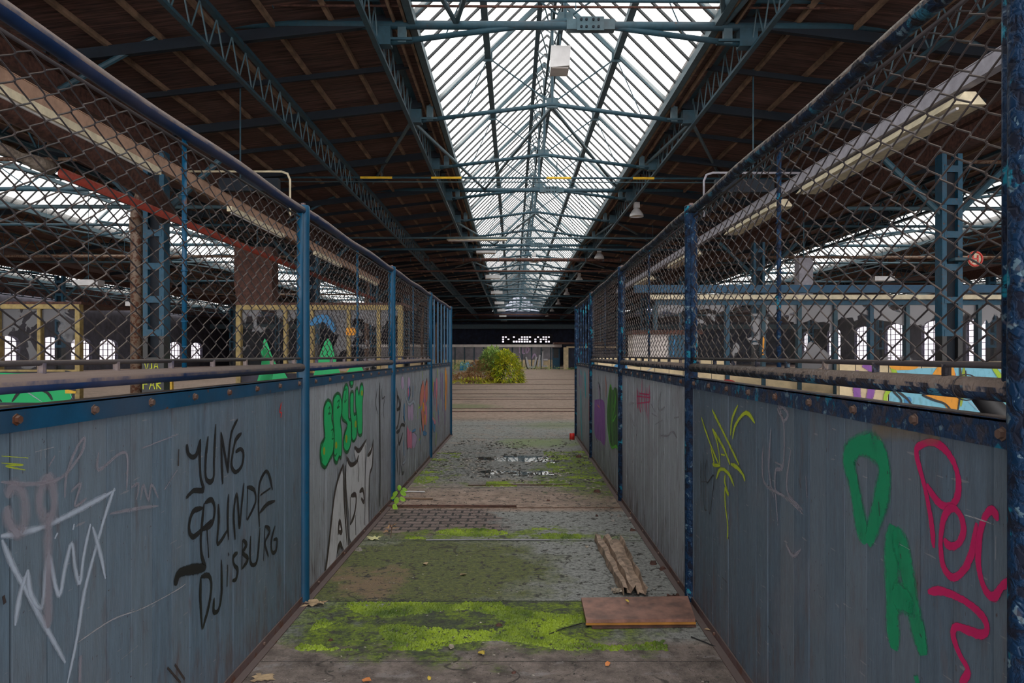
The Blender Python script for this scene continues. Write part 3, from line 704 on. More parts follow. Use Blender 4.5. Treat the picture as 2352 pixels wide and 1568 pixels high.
def build_bay(side, i, label, mesh=True):
    Y0, Y1 = YP[side][i], YP[side][i+1]; X = -XL if side < 0 else XR; out = 1 if side > 0 else -1
    yc = (Y0+Y1)/2
    root = thing('fence_bay', label, 'fence', (X, yc, 0), 0, 'fence bays lining the corridor')
    a, b = Y0-yc+.035, Y1-yc-.035
    fl_ = side > 0
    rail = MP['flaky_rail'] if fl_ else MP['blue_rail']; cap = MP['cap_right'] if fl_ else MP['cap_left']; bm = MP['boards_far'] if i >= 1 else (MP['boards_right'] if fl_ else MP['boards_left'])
    # planks: tongue and groove, surface of one part
    m = MB(); y = a; k = math.ceil((Y0+.035)/.1433)*.1433-yc
    cuts = [a]
    while k < b-.02:
        if k > a+.03: cuts.append(k)
        k += .1433
    cuts.append(b)
    for q in range(len(cuts)-1):
        d = random.uniform(0,.0025); g = .0034 if random.random() > .25 else .006
        x0, x1 = sorted((out*(.0+d), out*.024)); m.box(x0, x1, cuts[q]+g, cuts[q+1]-g, .02+random.uniform(0,.008), 1.315)
    m.build('plank_wall', bm, root)
    m = MB(); x0, x1 = sorted((out*.026, out*.034)); m.box(x0, x1, a, b, .03, 1.31); m.build('gap_light_block', MP['dark'], root)  # black sheet added behind the planks so no light shows through the gaps
    # angle iron cap with bolts
    m = MB(); x0, x1 = sorted((-out*.008, out*.0)); m.box(x0, x1, a, b, 1.30, 1.362)
    x0, x1 = sorted((-out*.008, out*.055)); m.box(x0, x1, a, b, 1.357, 1.364); cp = m.build('cap_angle', cap, root)
    y = 1.868
    while y > Y0+.34: y -= .34
    while y < Y1-.05:
        if y > Y0+.05:
            bo = MB().hexbolt((0,0,0), (-out,0,0), .011, .012).hexbolt((0,0,0), (-out,0,0), .016, .003).build('bolt', MP['bolt'], cp); bo.location = (-out*.008, y-yc, 1.332)
        y += .34
    m = MB(); x0, x1 = sorted((-out*.007, out*.0)); m.box(x0, x1, a, b, 0.004, .046)
    x0, x1 = sorted((-out*.045, out*.0)); m.box(x0, x1, a, b, .0, .006); bs = m.build('base_angle', MP['rustbase'], root)
    y = Y0+.3
    while y < Y1-.1:
        bo = MB().hexbolt((0,0,0), (-out,0,0), .009, .010).build('bolt', MP['bolt'], bs); bo.location = (-out*.007, y-yc, .026); y += .68
    # top rail with a shallow sag and the lower pipe
    pts = [(0, a-.03+(b-a+.06)*q/12, 2.375+.006*math.sin(q)) for q in range(13)]
    m = MB(); m.tube(pts, .026, 14); m.build('top_rail', rail, root, True)
    if mesh:
        m = MB(); m.tube([(0,a+.01,1.425),(0,b-.01,1.425)], .026, 14); m.build('lower_pipe', rail, root, True)
        m = MB(); m.tube([(0,a+.03,1.478),(0,b-.03,1.478)], .008, 8); m.tube([(0,a+.03,2.325),(0,b-.03,2.325)], .006, 8); m.build('mesh_rods', MP['wire'], root, True)
        for q in range(8): yy = a+.25+(b-a-.4)*q/7; MB().tube([(0,yy,1.445),(0,yy,1.478)], .011, 8).build('rod_stub', rail, root)
        for yy, rr in ((b-.02,.017),(a+.02,.017)):
            m = MB(); m.tube([(0,yy,1.42),(0,yy,2.37)], rr, 10); m.build('frame_tube', MP['flaky'] if fl_ else MP['blue_post'], root, True)
        mb_ = chain_mesh(a+.04, b-.04, 1.480, 2.322, 0.0); mb_.build('wire_mesh', MP['wire'], root)
        m = MB(); ym = (a+b)/2-.0
        m.tube([(out*.012,ym,1.44),(out*.012,ym,2.36)], .0095, 10)
        for q in range(9): z = 1.53+.1*q; m.tube([(out*.012,ym,z),(out*.012,ym,z+.006)], .014, 8)
        m.build('middle_bar', MP['flaky'] if fl_ else MP['blue_post'], root, True)
    else:
        n = 5
        for q in range(1, n+1):
            yy = a+(b-a)*q/(n+1); bar = MB().box(-.011,.011,yy-.018,yy+.018,1.36,2.37).build('upright_bar', MP['flaky'] if fl_ else MP['blue_post'], root)
    return root
BAYN = ['nearest', 'second', 'third', 'last']
bays = {}
for side in (-1, 1):
    for i in range(4):
        lab = {(-1,0):'left corridor fence bay, nearest, slate boards with black scrawl under wire mesh',
               (-1,1):'left corridor fence bay, second, with green bubble and white graffiti',
               (-1,2):'left corridor fence bay, third, with pink and black graffiti sketches',
               (-1,3):'left corridor fence bay, farthest, with open blue bars and colour streaks',
               (1,0):'right corridor fence bay, nearest, with magenta and green lettering under mesh',
               (1,1):'right corridor fence bay, second, with magenta scribble and thin white lines',
               (1,2):'right corridor fence bay, third, with purple block and green leaf graffiti',
               (1,3):'right corridor fence bay, farthest, with open bars and turquoise drips'}[(side,i)]
        bays[(side,i)] = build_bay(side, i, lab, mesh=(i < 3))
    for i, Y in enumerate(YP[side]):
        X = -XL if side < 0 else XR
        root = thing('fence_post', '%s round %s post of the %s corridor fence, %s' % ('smooth' if side < 0 else 'peeling', 'blue', SIDE[side], ['nearest','second from camera','third from camera','fourth from camera','farthest'][i]), 'post', (X, Y, 0), 0, 'posts of the corridor fences')
        if side < 0 and i == 0: pass
        m = MB(); r = .037 if side < 0 else .038
        zz = [0,.02,.5,1.0,1.3,1.31,1.56,1.57,2.0,2.30,2.31,2.40,2.406]
        rr = [r*1.06,r,r,r,r,r*1.04,r*1.04,r,r,r,r*1.05,r*1.05,r*.9]
        m.tube([(0,0,z) for z in zz], rr, 20); m.build('post_tube', MP['blue_post'] if side < 0 else MP['flaky'], root, True)
        m = MB(); m.box(-.05,.05,-.05,.05,0,.012); m.build('base_plate', MP['rustbase'], root)
        m = MB(); m.tube([(0,0,2.40),(0,0,2.42)], .014, 8); m.build('cap_stub', MP['rustbase'], root)

# --- graffiti, left nearest bay
mk = painter(-1, bays[(-1,0)], (0,850), 2.183)
G1 = [[(935,370),(940,410),(960,435),(985,420),(1003,345)],[(1003,345),(1000,440),(1005,540),(1018,600),(970,603),(932,640)],
 [(1042,330),(1030,440),(1030,535),(1050,560),(1070,535),(1072,440),(1080,270)],[(1116,570),(1110,450),(1106,310)],[(1106,310),(1122,400),(1142,515)],[(1142,515),(1146,420),(1160,310),(1190,245)],
 [(1210,315),(1180,350),(1165,420),(1160,480),(1180,510),(1210,480),(1220,420),(1205,395),(1180,410)],
 [(1015,690),(965,710),(946,790),(965,835),(1010,800),(1060,750)],[(1025,665),(1060,650),(1075,700),(1060,770),(1015,800)],[(1022,665),(1008,800),(1005,880),(1012,940),(1032,990)],[(1035,780),(1045,940)],
 [(1092,670),(1095,760),(1090,870),(1140,800)],[(1145,620),(1140,740),(1145,850)],[(1178,850),(1170,720),(1185,620),(1195,720),(1200,790),(1210,680),(1222,565)],[(1240,590),(1236,750)],[(1236,585),(1272,600),(1280,660),(1238,752)],
 [(1365,600),(1350,530),(1330,508),(1300,570),(1295,680),(1300,785)],[(1305,625),(1355,590)],[(1300,715),(1340,670),(1378,655)],
 [(1005,1035),(1003,1150),(1012,1298)],[(1005,1035),(1045,1030),(1058,1080),(1045,1180),(1014,1298)],[(1072,1140),(1070,1210),(1096,1195),(1110,1100),(1108,950)],
 [(1140,975),(1137,1085)],[(1142,915),(1146,930)],[(1190,915),(1168,935),(1172,975),(1190,1000),(1182,1045),(1163,1055)],[(1215,850),(1210,1000)],[(1215,850),(1235,875),(1215,915),(1242,945),(1212,995)],
 [(1255,830),(1253,955),(1273,975),(1290,940),(1302,790)],[(1328,780),(1320,955)],[(1328,780),(1352,805),(1328,865),(1345,935)],[(1378,780),(1360,850),(1362,910),(1382,905),(1388,850),(1370,850)]]
mk('graffiti_scrawl', 'black', G1, wd=.027, label='black spray scrawl reading YUNG CPLINDER DUISBURG')
mk('graffiti_scrawl', 'black', [[(1030,990),(960,998),(895,1020),(877,1080)]], wd=.052)
mk('graffiti_tag', 'white', [[(0,832),(120,810),(250,770),(400,695),(575,600)],[(570,590),(530,710),(480,880),(420,1110),(385,1330),(335,1568)],[(5,850),(60,980),(130,1110),(200,1240),(260,1350),(325,1465)],
 [(72,1280),(95,1130),(135,1000)],[(135,1000),(150,1120),(205,1190),(225,1010),(240,905)],[(240,905),(265,1040),(295,1128),(320,1000),(355,870),(372,985),(397,1065),(415,930),(450,770)],[(460,785),(500,920),(525,1045)],[(270,845),(285,815)],[(362,800),(368,770)]], wd=.026, label='white spray tag with long slanting strokes')
mk('graffiti_smear', 'faint', [[(30,640),(60,580),(110,620),(120,740),(90,820),(40,760),(28,680)],[(235,520),(200,600),(195,690),(235,760),(265,690),(262,590),(235,520)],[(235,760),(235,900),(238,1050),(235,1200),(240,1290)],[(400,1430),(395,1568)]], wd=.055)
mk('graffiti_script', 'faint', [[(0,560),(150,570),(300,540),(400,420),(420,340),(380,390),(330,520),(320,640)],[(350,610),(400,570),(370,680),(430,640)],[(240,480),(270,430)],[(490,410),(490,500),(600,415),(635,440),(630,600)],[(650,590),(690,570),(680,650)],[(700,650),(715,575),(740,650),(755,575),(790,640)],[(820,600),(885,500)],[(545,720),(700,690),(790,680)],[(710,390),(890,320)]], wd=.018)
mk('graffiti_mark', 'scratch', [[(170,410),(265,385)],[(200,395),(198,450)],[(220,400),(222,440)]], wd=.006)
mk('graffiti_mark', 'yellow', [[(0,430),(135,440)],[(0,465),(110,475),(20,480),(120,500)]], wd=.006)
mk('graffiti_mark', 'red', [[(1402,165),(1408,240)],[(1412,160),(1398,205),(1410,215),(1403,235)]], wd=.012)
mk('plank_chip', 'brown', [[(895,395),(893,480)],[(15,1130),(22,1170)],[(838,1490),(905,1568)],[(875,1475),(925,1550)]], wd=.03)
mk('plank_chip', 'scratch', [[(380,1370),(560,1250),(720,1190),(870,1110),(930,1070)],[(980,1290),(978,1340)],[(605,1450),(690,1380)],[(725,830),(728,850)]], wd=.007)
# --- left second bay
mk = painter(-1, bays[(-1,1)], (720,850), 4.479)
B = [[(80,970),(65,870),(75,760),(112,690),(105,560),(105,400),(125,330),(150,305),(180,340),(190,420),(185,500),(205,580),(210,700),(200,840),(160,930),(120,1000)],
 [(205,860),(210,700),(200,520),(200,320),(225,250),(260,240),(285,300),(290,420),(276,520),(288,640),(290,800),(280,900),(262,890),(240,950),(215,930)],
 [(305,780),(310,680),(345,560),(298,500),(290,420),(300,260),(320,165),(345,150),(357,220),(358,480),(385,520),(390,650),(380,760),(350,840),(320,830)],
 [(375,250),(390,220),(410,245),(412,440),(440,450),(445,560),(440,680),(410,730),(390,690),(385,520),(375,430)],
 [(430,200),(450,180),(466,250),(480,160),(500,140),(512,200),(505,300),(500,400),(498,640),(462,660),(446,560),(440,450),(430,350)], oval(390,120,17,48)]
mk('graffiti_letters', 'leafgreen', fills=B, label='bright green bubble letters')
mk('graffiti_outline', 'deepgreen', strokes=B, wd=.035, closed=True)
mk('graffiti_outline', 'deepgreen', [[(150,400),(165,380),(160,430),(150,450),(175,440)],[(240,330),(262,310),(255,360),(240,390),(268,370)],[(315,210),(335,195),(330,260),(315,330),(340,300)],[(178,620),(200,610),(185,700),(205,700)],[(120,690),(80,790),(72,860),(90,940)],[(330,560),(315,650),(320,740)],[(205,850),(220,880),(240,850)]], wd=.016)
mk('graffiti_highlight', 'olive', fills=[oval(105,830,12,42), oval(230,770,12,38), oval(335,705,10,42), oval(430,555,10,38), oval(495,235,10,30)])
mk = painter(-1, bays[(-1,1)], (660,800), 2.6125)
A = [[(228,1330),(248,1180),(285,870),(325,730),(345,940),(362,1190),(345,1212),(330,1190),(318,1160),(300,1180),(280,1290)],
 [(357,665),(385,700),(412,680),(400,612),(435,612),(470,565),(465,700),(463,860),(468,1060),(455,1090),(380,1160),(368,1000),(350,800)],
 [(474,650),(512,575),(509,700),(492,780),(487,1000),(487,1075),(470,1075),(466,800)]]
mk('graffiti_letters', 'silver', fills=A, label='white block letters reading AET with brown outline')
mk('graffiti_outline', 'brown', [[(225,1340),(245,1190),(285,850),(335,690)],[(345,700),(350,900),(365,1190)],[(335,700),(338,900),(356,1180)],[(352,650),(378,697),(412,680),(425,640)],[(400,590),(430,612),(472,545)],[(478,645),(500,615),(515,545)],[(420,660),(424,800)],[(465,580),(462,1060)],[(513,560),(508,700),(490,780),(487,1070)],
 [(302,1120),(310,1035),(325,1100),(305,1100)],[(375,890),(374,1060)],[(378,885),(406,878),(410,920),(398,1000),(375,1055)],[(430,860),(452,850),(458,920),(440,900)],[(295,1230),(312,1170),(328,1200)],[(405,1000),(408,1120)]], wd=.05)
mk('plank_split', 'black', [[(553,205),(553,420),(555,700),(553,945)]], wd=.05, label='dark rusty split between planks')
mk('graffiti_mark', 'black', [[(540,240),(530,330),(545,400)],[(565,240),(570,300),(585,290),(575,360),(580,420)],[(568,380),(565,400)]], wd=.02)
# --- left third bay
mk = painter(-1, bays[(-1,2)], (720,850), 4.479)
mk('graffiti_letters', 'black', [[(855,180),(862,300),(858,400),(885,380),(880,300),(860,260)],[(900,290),(890,400),(870,560),(848,600)],[(850,640),(880,620),(905,560),(940,570)],[(870,640),(880,760),(920,640)],[(860,760),(858,900),(870,1100)],[(885,820),(890,1000),(880,1080)],[(905,980),(915,1060),(930,1040)],[(920,470),(945,560)]], wd=.05)
mk('graffiti_letters', 'lilac', fills=[oval(915,130,14,65), oval(980,130,14,60), oval(1010,430,17,90), oval(980,430,12,90), [(1015,640),(1040,650),(1062,690),(1045,780),(1018,790)]])
mk('graffiti_letters', 'rose', fills=[[(962,570),(985,620),(1010,650),(1010,800),(985,790),(965,790)], oval(980,230,12,50)])
mk('graffiti_letters', 'blue', [[(935,340),(930,430),(938,520)],[(980,160),(985,230),(975,310)],[(1022,160),(1020,280)],[(925,720),(930,880)],[(1015,630),(1050,610)],[(1105,600),(1095,760)],[(1150,540),(1130,640),(1165,650)]], wd=.09)
mk('graffiti_letters', 'white', [[(1060,60),(1055,200)],[(1080,40),(1078,240)],[(1020,100),(1005,200)],[(920,40),(945,250),(980,350),(1030,320),(1045,400)],[(940,600),(945,900),(915,960)]], wd=.07)
mk('graffiti_letters', 'salmon', fills=[[(1095,250),(1112,160),(1128,110),(1134,260),(1118,330),(1098,380)],[(1106,420),(1122,400),(1140,470),(1135,600),(1122,610)],[(1150,160),(1168,100),(1174,260),(1160,330),(1148,260)],[(1090,600),(1100,590),(1100,680)]])
mk('graffiti_letters', 'rose', fills=[[(1136,200),(1148,240),(1146,420),(1136,360)],[(1150,380),(1164,360),(1166,520),(1152,560)]])
mk('graffiti_letters', 'orange', fills=[[(1120,330),(1134,340),(1138,420),(1122,410)],[(1144,450),(1152,470),(1148,560),(1140,540)]])
mk('graffiti_outline', 'black', [[(1095,250),(1112,160),(1130,105)],[(1150,160),(1168,95),(1176,260)],[(1104,430),(1118,600),(1136,610),(1150,560)],[(970,200),(985,160),(998,230),(985,300)],[(1010,330),(1028,430),(1010,520)],[(962,570),(965,790),(985,770),(1005,800)],[(1012,640),(1062,690),(1045,780)]], wd=.045)
mk('graffiti_outline', 'red', [[(1120,110),(1140,200),(1125,330),(1150,470)],[(1165,90),(1160,260),(1150,400),(1165,560)],[(1100,230),(1090,350)],[(1110,440),(1120,560)]], wd=.03)
mk('graffiti_letters', 'lime', [[(1075,350),(1072,500)],[(1120,10),(1122,90)],[(1080,390),(1105,370)],[(1085,720),(1105,690)]], wd=.07)
mk = painter(-1, bays[(-1,3)], (720,850), 4.479)
mk('graffiti_letters', 'rose', fills=[[(1214,240),(1218,240),(1218,470),(1214,500)],[(1225,480),(1255,520),(1250,560),(1222,530)],[(1258,90),(1272,90),(1272,260),(1258,280)]])
mk('graffiti_letters', 'purple', [[(1245,120),(1242,360)],[(1310,20),(1312,300)],[(1325,30),(1330,420)],[(1355,100),(1350,560)],[(1280,350),(1290,560)]], wd=.18)
mk('graffiti_letters', 'orange', [[(1356,-20),(1362,130),(1358,280),(1360,410)]], wd=.30)
mk('graffiti_letters', 'salmon', [[(1232,120),(1240,280)],[(1270,200),(1262,420)],[(1375,40),(1372,300)]], wd=.2)
mk('graffiti_letters', 'lime', [[(1275,-10),(1274,70)],[(1226,80),(1226,220)],[(1262,640),(1258,770)],[(1235,430),(1238,520)]], wd=.15)
mk('graffiti_letters', 'blue', [[(1222,520),(1240,600),(1250,560)],[(1280,360),(1285,460)],[(1345,260),(1345,330)]], wd=.15)
# --- right nearest bay
mk = painter(1, bays[(1,0)], (1552,850), 2.18375)
mk('graffiti_letters', 'green', [[(955,870),(925,740),(895,570),(868,450),(900,390),(960,372),(1020,410),(1048,500),(1040,600),(1010,720),(965,870)],[(1090,775),(1085,1000),(1088,1200),(1095,1400)],[(1105,790),(1150,960),(1190,1180),(1245,1430)],[(1090,1130),(1140,1145),(1195,1190)],[(1205,1568),(1225,1560)]], wd=.098, label='broad translucent green letters V A')
mk('graffiti_letters', 'pink', [[(1297,890),(1285,760),(1255,600),(1210,415),(1240,372),(1300,362),(1365,410),(1412,500),(1422,600),(1395,670),(1345,680),(1295,630),(1262,570)],
 [(1348,845),(1375,880),(1420,870),(1447,800),(1430,725),(1390,690),(1348,740),(1332,860),(1345,980),(1395,1040),(1455,990),(1495,890),(1513,765)],
 [(1620,755),(1590,700),(1550,745),(1523,860),(1525,1000),(1558,1105),(1600,1135),(1640,1085),(1690,1062),(1747,1110)],
 [(1268,1112),(1340,1108),(1450,1155),(1535,1225),(1565,1290),(1540,1325),(1470,1305),(1410,1285),(1395,1330),(1425,1420),(1470,1510),(1430,1568)]], wd=.026, label='magenta spray letters reading PEC')
mk('graffiti_smear', 'faint', [[(510,190),(545,250),(565,215),(520,180),(545,280),(540,480),(500,520),(515,780)],[(480,290),(470,500),(495,640)],[(440,380),(445,560),(560,640),(640,720)],[(580,400),(560,600),(640,700)],[(655,530),(660,640)],[(555,870),(590,930),(630,900)],[(500,460),(540,480)]], wd=.025)
mk('plank_chip', 'brown', [[(262,670),(268,720)],[(235,1038),(260,1065)],[(465,1280),(490,1325)],[(620,540),(630,590)],[(540,1380),(545,1400)],[(575,1430),(578,1480)],[(915,465),(925,480)],[(1066,505),(1068,520)],[(1022,660),(1026,730)],[(1130,920),(1135,945)],[(1228,1320),(1238,1340)]], wd=.012)
mk('plank_chip', 'scratch', [[(1455,725),(1530,748),(1615,778)],[(1612,830),(1610,950)],[(1125,870),(1180,900)],[(520,1340),(545,1400)]], wd=.005)
mk('cap_stain', 'scorch', [[(990,290),(1100,285),(1230,300),(1330,330)]], wd=.09, label='dirty yellow stain below the cap angle')
mk = painter(1, bays[(1,0)], (1560,900), 4.612)
mk('graffiti_tag', 'yellow', [[(240,265),(275,380),(340,560),(430,780)],[(355,185),(420,320),(520,520),(640,770)],[(355,385),(400,500),(430,660),(435,780)],[(360,390),(470,580),(520,700),(545,770)],[(340,590),(375,740),(365,770),(440,780)],[(555,760),(620,800),(680,870),(705,940)],[(400,920),(430,830),(480,820),(540,880),(590,1000)],[(495,880),(490,960),(530,1090),(505,1040),(490,1010)],[(490,1010),(495,1200),(520,1400),(515,1560)],[(570,500),(600,360),(680,240),(740,230),(810,330)],[(550,460),(570,280),(630,140)],[(450,660),(490,670)]], wd=.030, label='yellow zigzag spray tag')
mk('graffiti_mark', 'black', [[(232,730),(235,950),(250,1120)],[(245,750),(250,960)],[(268,640),(262,940),(272,1220),(300,1250)],[(300,710),(280,850),(300,960),(350,900),(375,890),(370,1000),(345,1200),(325,1285),(318,1060)],[(300,710),(320,850)],[(240,950),(300,950)]], wd=.011)
# --- right second and third bays
mk = painter(1, bays[(1,1)], (1300,820), 6.03)
mk('graffiti_tag', 'scratch', [[(980,640),(885,650),(890,800),(930,1000),(965,1230),(1005,1568)],[(900,780),(950,950),(970,800)],[(895,780),(905,1100),(925,1450),(960,1230),(985,800)]], wd=.025, label='thin white line tag')
mk('graffiti_scribble', 'pink', [[(990,430),(985,600),(1000,700),(995,450)],[(1015,450),(1020,680),(1040,770)],[(1055,300),(1050,620),(1060,760)],[(1095,420),(1090,600),(1100,760)],[(1125,420),(1115,640),(1130,860)],[(1155,390),(1150,640),(1150,920)],[(1165,470),(1160,620)],[(980,540),(1170,560)],[(990,640),(1160,620)],[(1020,500),(1150,520)]], wd=.03, label='magenta scribble')
mk('graffiti_smear', 'faint', [[(1320,480),(1280,650),(1300,740),(1370,690)],[(1190,780),(1260,820)],[(1240,930),(1340,870)],[(1290,1080),(1400,1090),(1480,1030),(1540,1120)],[(1500,840),(1568,830)],[(1180,650),(1240,760)]], wd=.03)
mk('plank_chip', 'brown', [[(855,940),(862,1010)],[(1355,1300),(1358,1360)],[(975,1060),(980,1090)]], wd=.03)
mk = painter(1, bays[(1,2)], (1300,820), 6.03)
mk('graffiti_block', 'purple', fills=[[(398,590),(520,600),(538,800),(540,1200),(480,1160),(400,1060)]], label='purple sprayed block')
mk('graffiti_leaf', 'darkleaf', fills=[[(615,380),(650,460),(680,420),(712,470),(715,800),(716,1260),(690,1240),(650,1240),(605,1150),(575,900),(585,600)]], label='dark green leaf shapes')
mk('graffiti_leaf', 'brightleaf', [[(615,375),(585,600),(573,880),(600,1130),(640,1250),(690,1230),(716,1260)],[(615,380),(640,500),(640,1000),(660,1240)],[(670,420),(690,600),(650,880),(700,800)],[(600,560),(600,900),(615,1160)],[(690,520),(660,700)]], wd=.045)
mk('graffiti_mark', 'lilac', [[(455,370),(470,560),(470,680)],[(460,370),(450,560)]], wd=.06)
mk('graffiti_mark', 'salmon', [[(548,260),(560,400),(555,560)],[(440,660),(470,700)]], wd=.06)
mk('graffiti_mark', 'black', [[(440,330),(445,450)],[(450,340),(478,460),(475,660)]], wd=.03)
mk('graffiti_drip', 'brown', [[(415,1110),(440,1180)],[(460,1180),(465,1250)],[(510,1220),(512,1300)],[(600,1300),(605,1380)]], wd=.05)
mk = painter(1, bays[(1,3)], (1300,820), 6.03)
mk('graffiti_drip', 'cyan', [[(262,200),(270,420),(268,560)],[(208,440),(210,800),(222,1160)],[(205,170),(215,260)]], wd=.28, label='turquoise paint drips')
mk('graffiti_drip', 'purple', [[(185,170),(190,400)],[(210,240),(212,430)]], wd=.22)
mk('graffiti_drip', 'red', [[(318,180),(322,500)],[(320,580),(322,880)]], wd=.14)
mk('graffiti_drip', 'white', [[(244,430),(225,680)]], wd=.08)

# hose behind the lower right pipe
Yh = 1.64
m = MB(); m.tube([(0,0,0),(.015,.0,-.03),(.04,-.01,-.065),(.075,-.02,-.10),(.10,-.02,-.13)], [.020,.022,.026,.022,.02], 12)
o = m.build('rubber_hose', MP['rubber'], None, True); o.location = (XR+.035, 1.70, 1.44); tag(o, 'short black rubber hose end hanging behind the lower right pipe', 'hose')
m = MB()
for q in range(1): m.tube([(.030*math.cos(a), .01*math.sin(a*.5), .030*math.sin(a)) for a in [i*math.pi/10 for i in range(21)]], .0016, 6)
o = m.build('wire_tie', MP['wire'], None, True); o.location = (XR, 1.66, 1.425); tag(o, 'thin wire loop tied around the lower right pipe', 'wire')

# ------------------------------------------------------------------ trays, lamps, pipes along the corridor sides
def along(u, v0, v1, z, w_, h_, mat, name, label, cat):
    m = MB(); m.box(-w_/2,w_/2,v0,v1,-h_/2,h_/2); m.box(-w_/2-.01,w_/2+.01,v0,v1,h_/2,h_/2+.01)
    o = m.build(name, mat); o.location = H(u, 0, ZE+z); o.rotation_euler = (0,0,PHI); return tag(o, label, cat)
along(-5.6,3,30,3.02,.10,.20,MP['tray_l'],'cable_tray','brown cable tray running above the left fence','cable tray')
along(4.95,3,34,3.00,.12,.17,MP['tray_r'],'cable_tray','grey cable tray running above the right fence','cable tray')
for i, (v0, ln) in enumerate(((7.2,4.0),(14.0,3.2),(20,3),(26,3))):
    r = hthing('strip_lamp', 'cream fluorescent strip lamp below the left cable tray, %s from the camera' % ORD[i], 'lamp', -5.5, v0, ZE+2.83, 'strip lamps below the cable trays')
    MB().box(-.05,.05,0,ln,-.04,.06).build('housing', MP['cream'], r); MB().tube([(0,.1,-.05),(0,ln-.1,-.05)], .018, 8).build('tube', MP['white'], r)
for i, (v0, ln) in enumerate(((7.8,4.4),(13.2,3.2),(19.5,3.2),(26,3))):
    r = hthing('strip_lamp', 'cream strip lamp with wide hood below the right cable tray, %s from the camera' % ORD[i], 'lamp', 5.0, v0, ZE+2.80, 'strip lamps below the cable trays')
    MB().prism([(-.18,0,-.06),(-.06,0,.08),(.06,0,.08),(.18,0,-.06)], (0,ln,0)).build('hood', MP['cream'], r); MB().tube([(-.08,.1,-.07),(-.08,ln-.1,-.07)], .018, 8).build('tube', MP['white'], r)
r = hthing('insulated_pipe', 'red pipe with white lagging along the left side aisle', 'pipe', -6.6, 0, ZE+2.66)
MB().tube([(0,10.6,0),(0,34,0)], .075, 10).build('red_pipe', MP['redpipe'], r, True)
m = MB(); pts = []; rr = []
for q in range(22): pts.append((0,4+q*.3,0)); rr.append(.075+.03*math.sin(q*1.9)+.02*math.sin(q*5.1))
m.tube(pts, rr, 10); m.build('torn_lagging', MP['lag'], r, True)
r = hthing('vent_duct', 'thick dark round duct under the left valley beam', 'duct', -7.2, 0, ZE+3.3)
MB().tube([(0,5,0.3),(0,11,0.25),(0,14.2,.0),(0,15,-.4)], .22, 14).build('duct_tube', MP['rust'], r, True)
r = hthing('hanging_duct', 'rust brown duct box hanging behind the left mesh fence', 'duct', -7.9, 22, ZE+1.6)
MB().prism([(-.5,0,0),(.55,0,.0),(.55,0,1.7),(-.6,0,1.7),(-.6,0,.55)][::-1], (0,.6,0)).build('duct_box', MP['rust'], r)
MB().tube([(0,.3,1.6),(0,.3,3.1)], .02, 6).build('hanger_rod', MP['steel'], r)
r = hthing('hanging_duct', 'grey duct box hanging behind the right mesh fence', 'duct', 9.35, 23, ZE+1.75)
MB().box(-.22,.22,-.2,.2,0,1.35).build('duct_box', MP['tray_r'], r); MB().tube([(0,0,1.3),(0,0,3.1)], .02, 6).build('hanger_rod', MP['steel'], r)
# conduit goosenecks reaching over the fences
for i, (u, s) in enumerate(((-7.75,-1),(6.1,1))):
    px = 668 if s < 0 else 1618; v = 14.0; ue = (px-1178)*v/FP
    r = hthing('conduit', 'pale conduit bent down over the %s fence by the second tie beam' % SIDE[s], 'conduit', ue, v, ZE+3.0)
    MB().tube([(0,0,-.3),(0,0,.40),(s*.05,0,.52),(s*.17,0,.56),(s*2.0,0,.56)], .022, 8).build('conduit_pipe', MP['cream'] if s < 0 else MP['tray_r'], r, True)
    MB().tube([(s*1.0,.1,.4),(s*1.0,.1,2.7)], .015, 6).build('hanger_rod', MP['steel'], r); MB().box(*sorted((s*.25,s*1.4)),.05,.2,.2,.45).build('junction_tray', MP['steel_dk'], r)
# hanging lamps
r0 = None
r = hthing('box_lamp', 'large white box lamp hanging right below the nearest tie beam', 'lamp', .815, 12.2, ZE+4.92)
m = MB(); m.prism([(-.17,0,-.03),(.15,0,.0),(.17,0,.34),(-.16,0,.34)][::-1], (0,.42,0)); m.build('lamp_box', MP['white'], r)
MB().box(-.15,.13,.03,.39,-.035,-.025).build('diffuser', MP['fascia'], r); MB().tube([(0,.2,.3),(0,.2,.62)], .012, 6).build('hanger_rod', MP['steel'], r)
for i in range(8):
    v = 34+11.3*i; lab = 'flat white box lamp hanging left of the central line, %s from the camera' % ORD[i]
    if v > 108: break
    loc = H(-1.27, v, ZE+4.80)
    if r0 is None:
        r0 = thing('panel_lamp', lab, 'lamp', loc, PHI, 'white box lamps in a row down the hall')
        MB().box(-.45,.45,-.25,.25,0,.22).build('lamp_box', MP['white'], r0); MB().tube([(0,0,.2),(0,0,.75)], .012, 6).build('hanger_rod', MP['steel'], r0)
    else: dup(r0, loc, lab)
def bell(label, u, v, z, group, s=1.0):
    r = hthing('bell_lamp', label, 'lamp', u, v, ZE+z, group)
    pr = [(.25,-.0),(.24,.06),(.19,.16),(.12,.25),(.07,.30)]
    MB().lathe((0,0,0), [(a*s,b*s) for a, b in pr]).build('bell_shade', MP['white'], r, True)
    MB().lathe((0,0,0), [(.0,.02),(.15,.03),(.18,.07),(.10,.2)]).build('reflector_glass', MP['cream'], r, True)
    MB().box(-.10*s,.10*s,-.10*s,.10*s,.30*s,.50*s).build('ballast_box', MP['white'], r); MB().tube([(0,0,.5),(0,0,.95)], .01, 6).build('hanger_rod', MP['steel'], r)
    return r
b0 = bell('white bell shaped factory lamp in the right hand row, nearest', 4.38, 25.4, 4.9, 'bell lamps in the right row')
for q in range(1, 8): dup(b0, H(4.38, 25.4+11*q, ZE+4.9), 'white bell shaped factory lamp in the right hand row, %s from the camera' % ORD[q])
dup(b0, H(1.12, 37.9, ZE+4.9), 'white bell shaped lamp hanging in the middle of the aisle', 'bell lamps elsewhere')
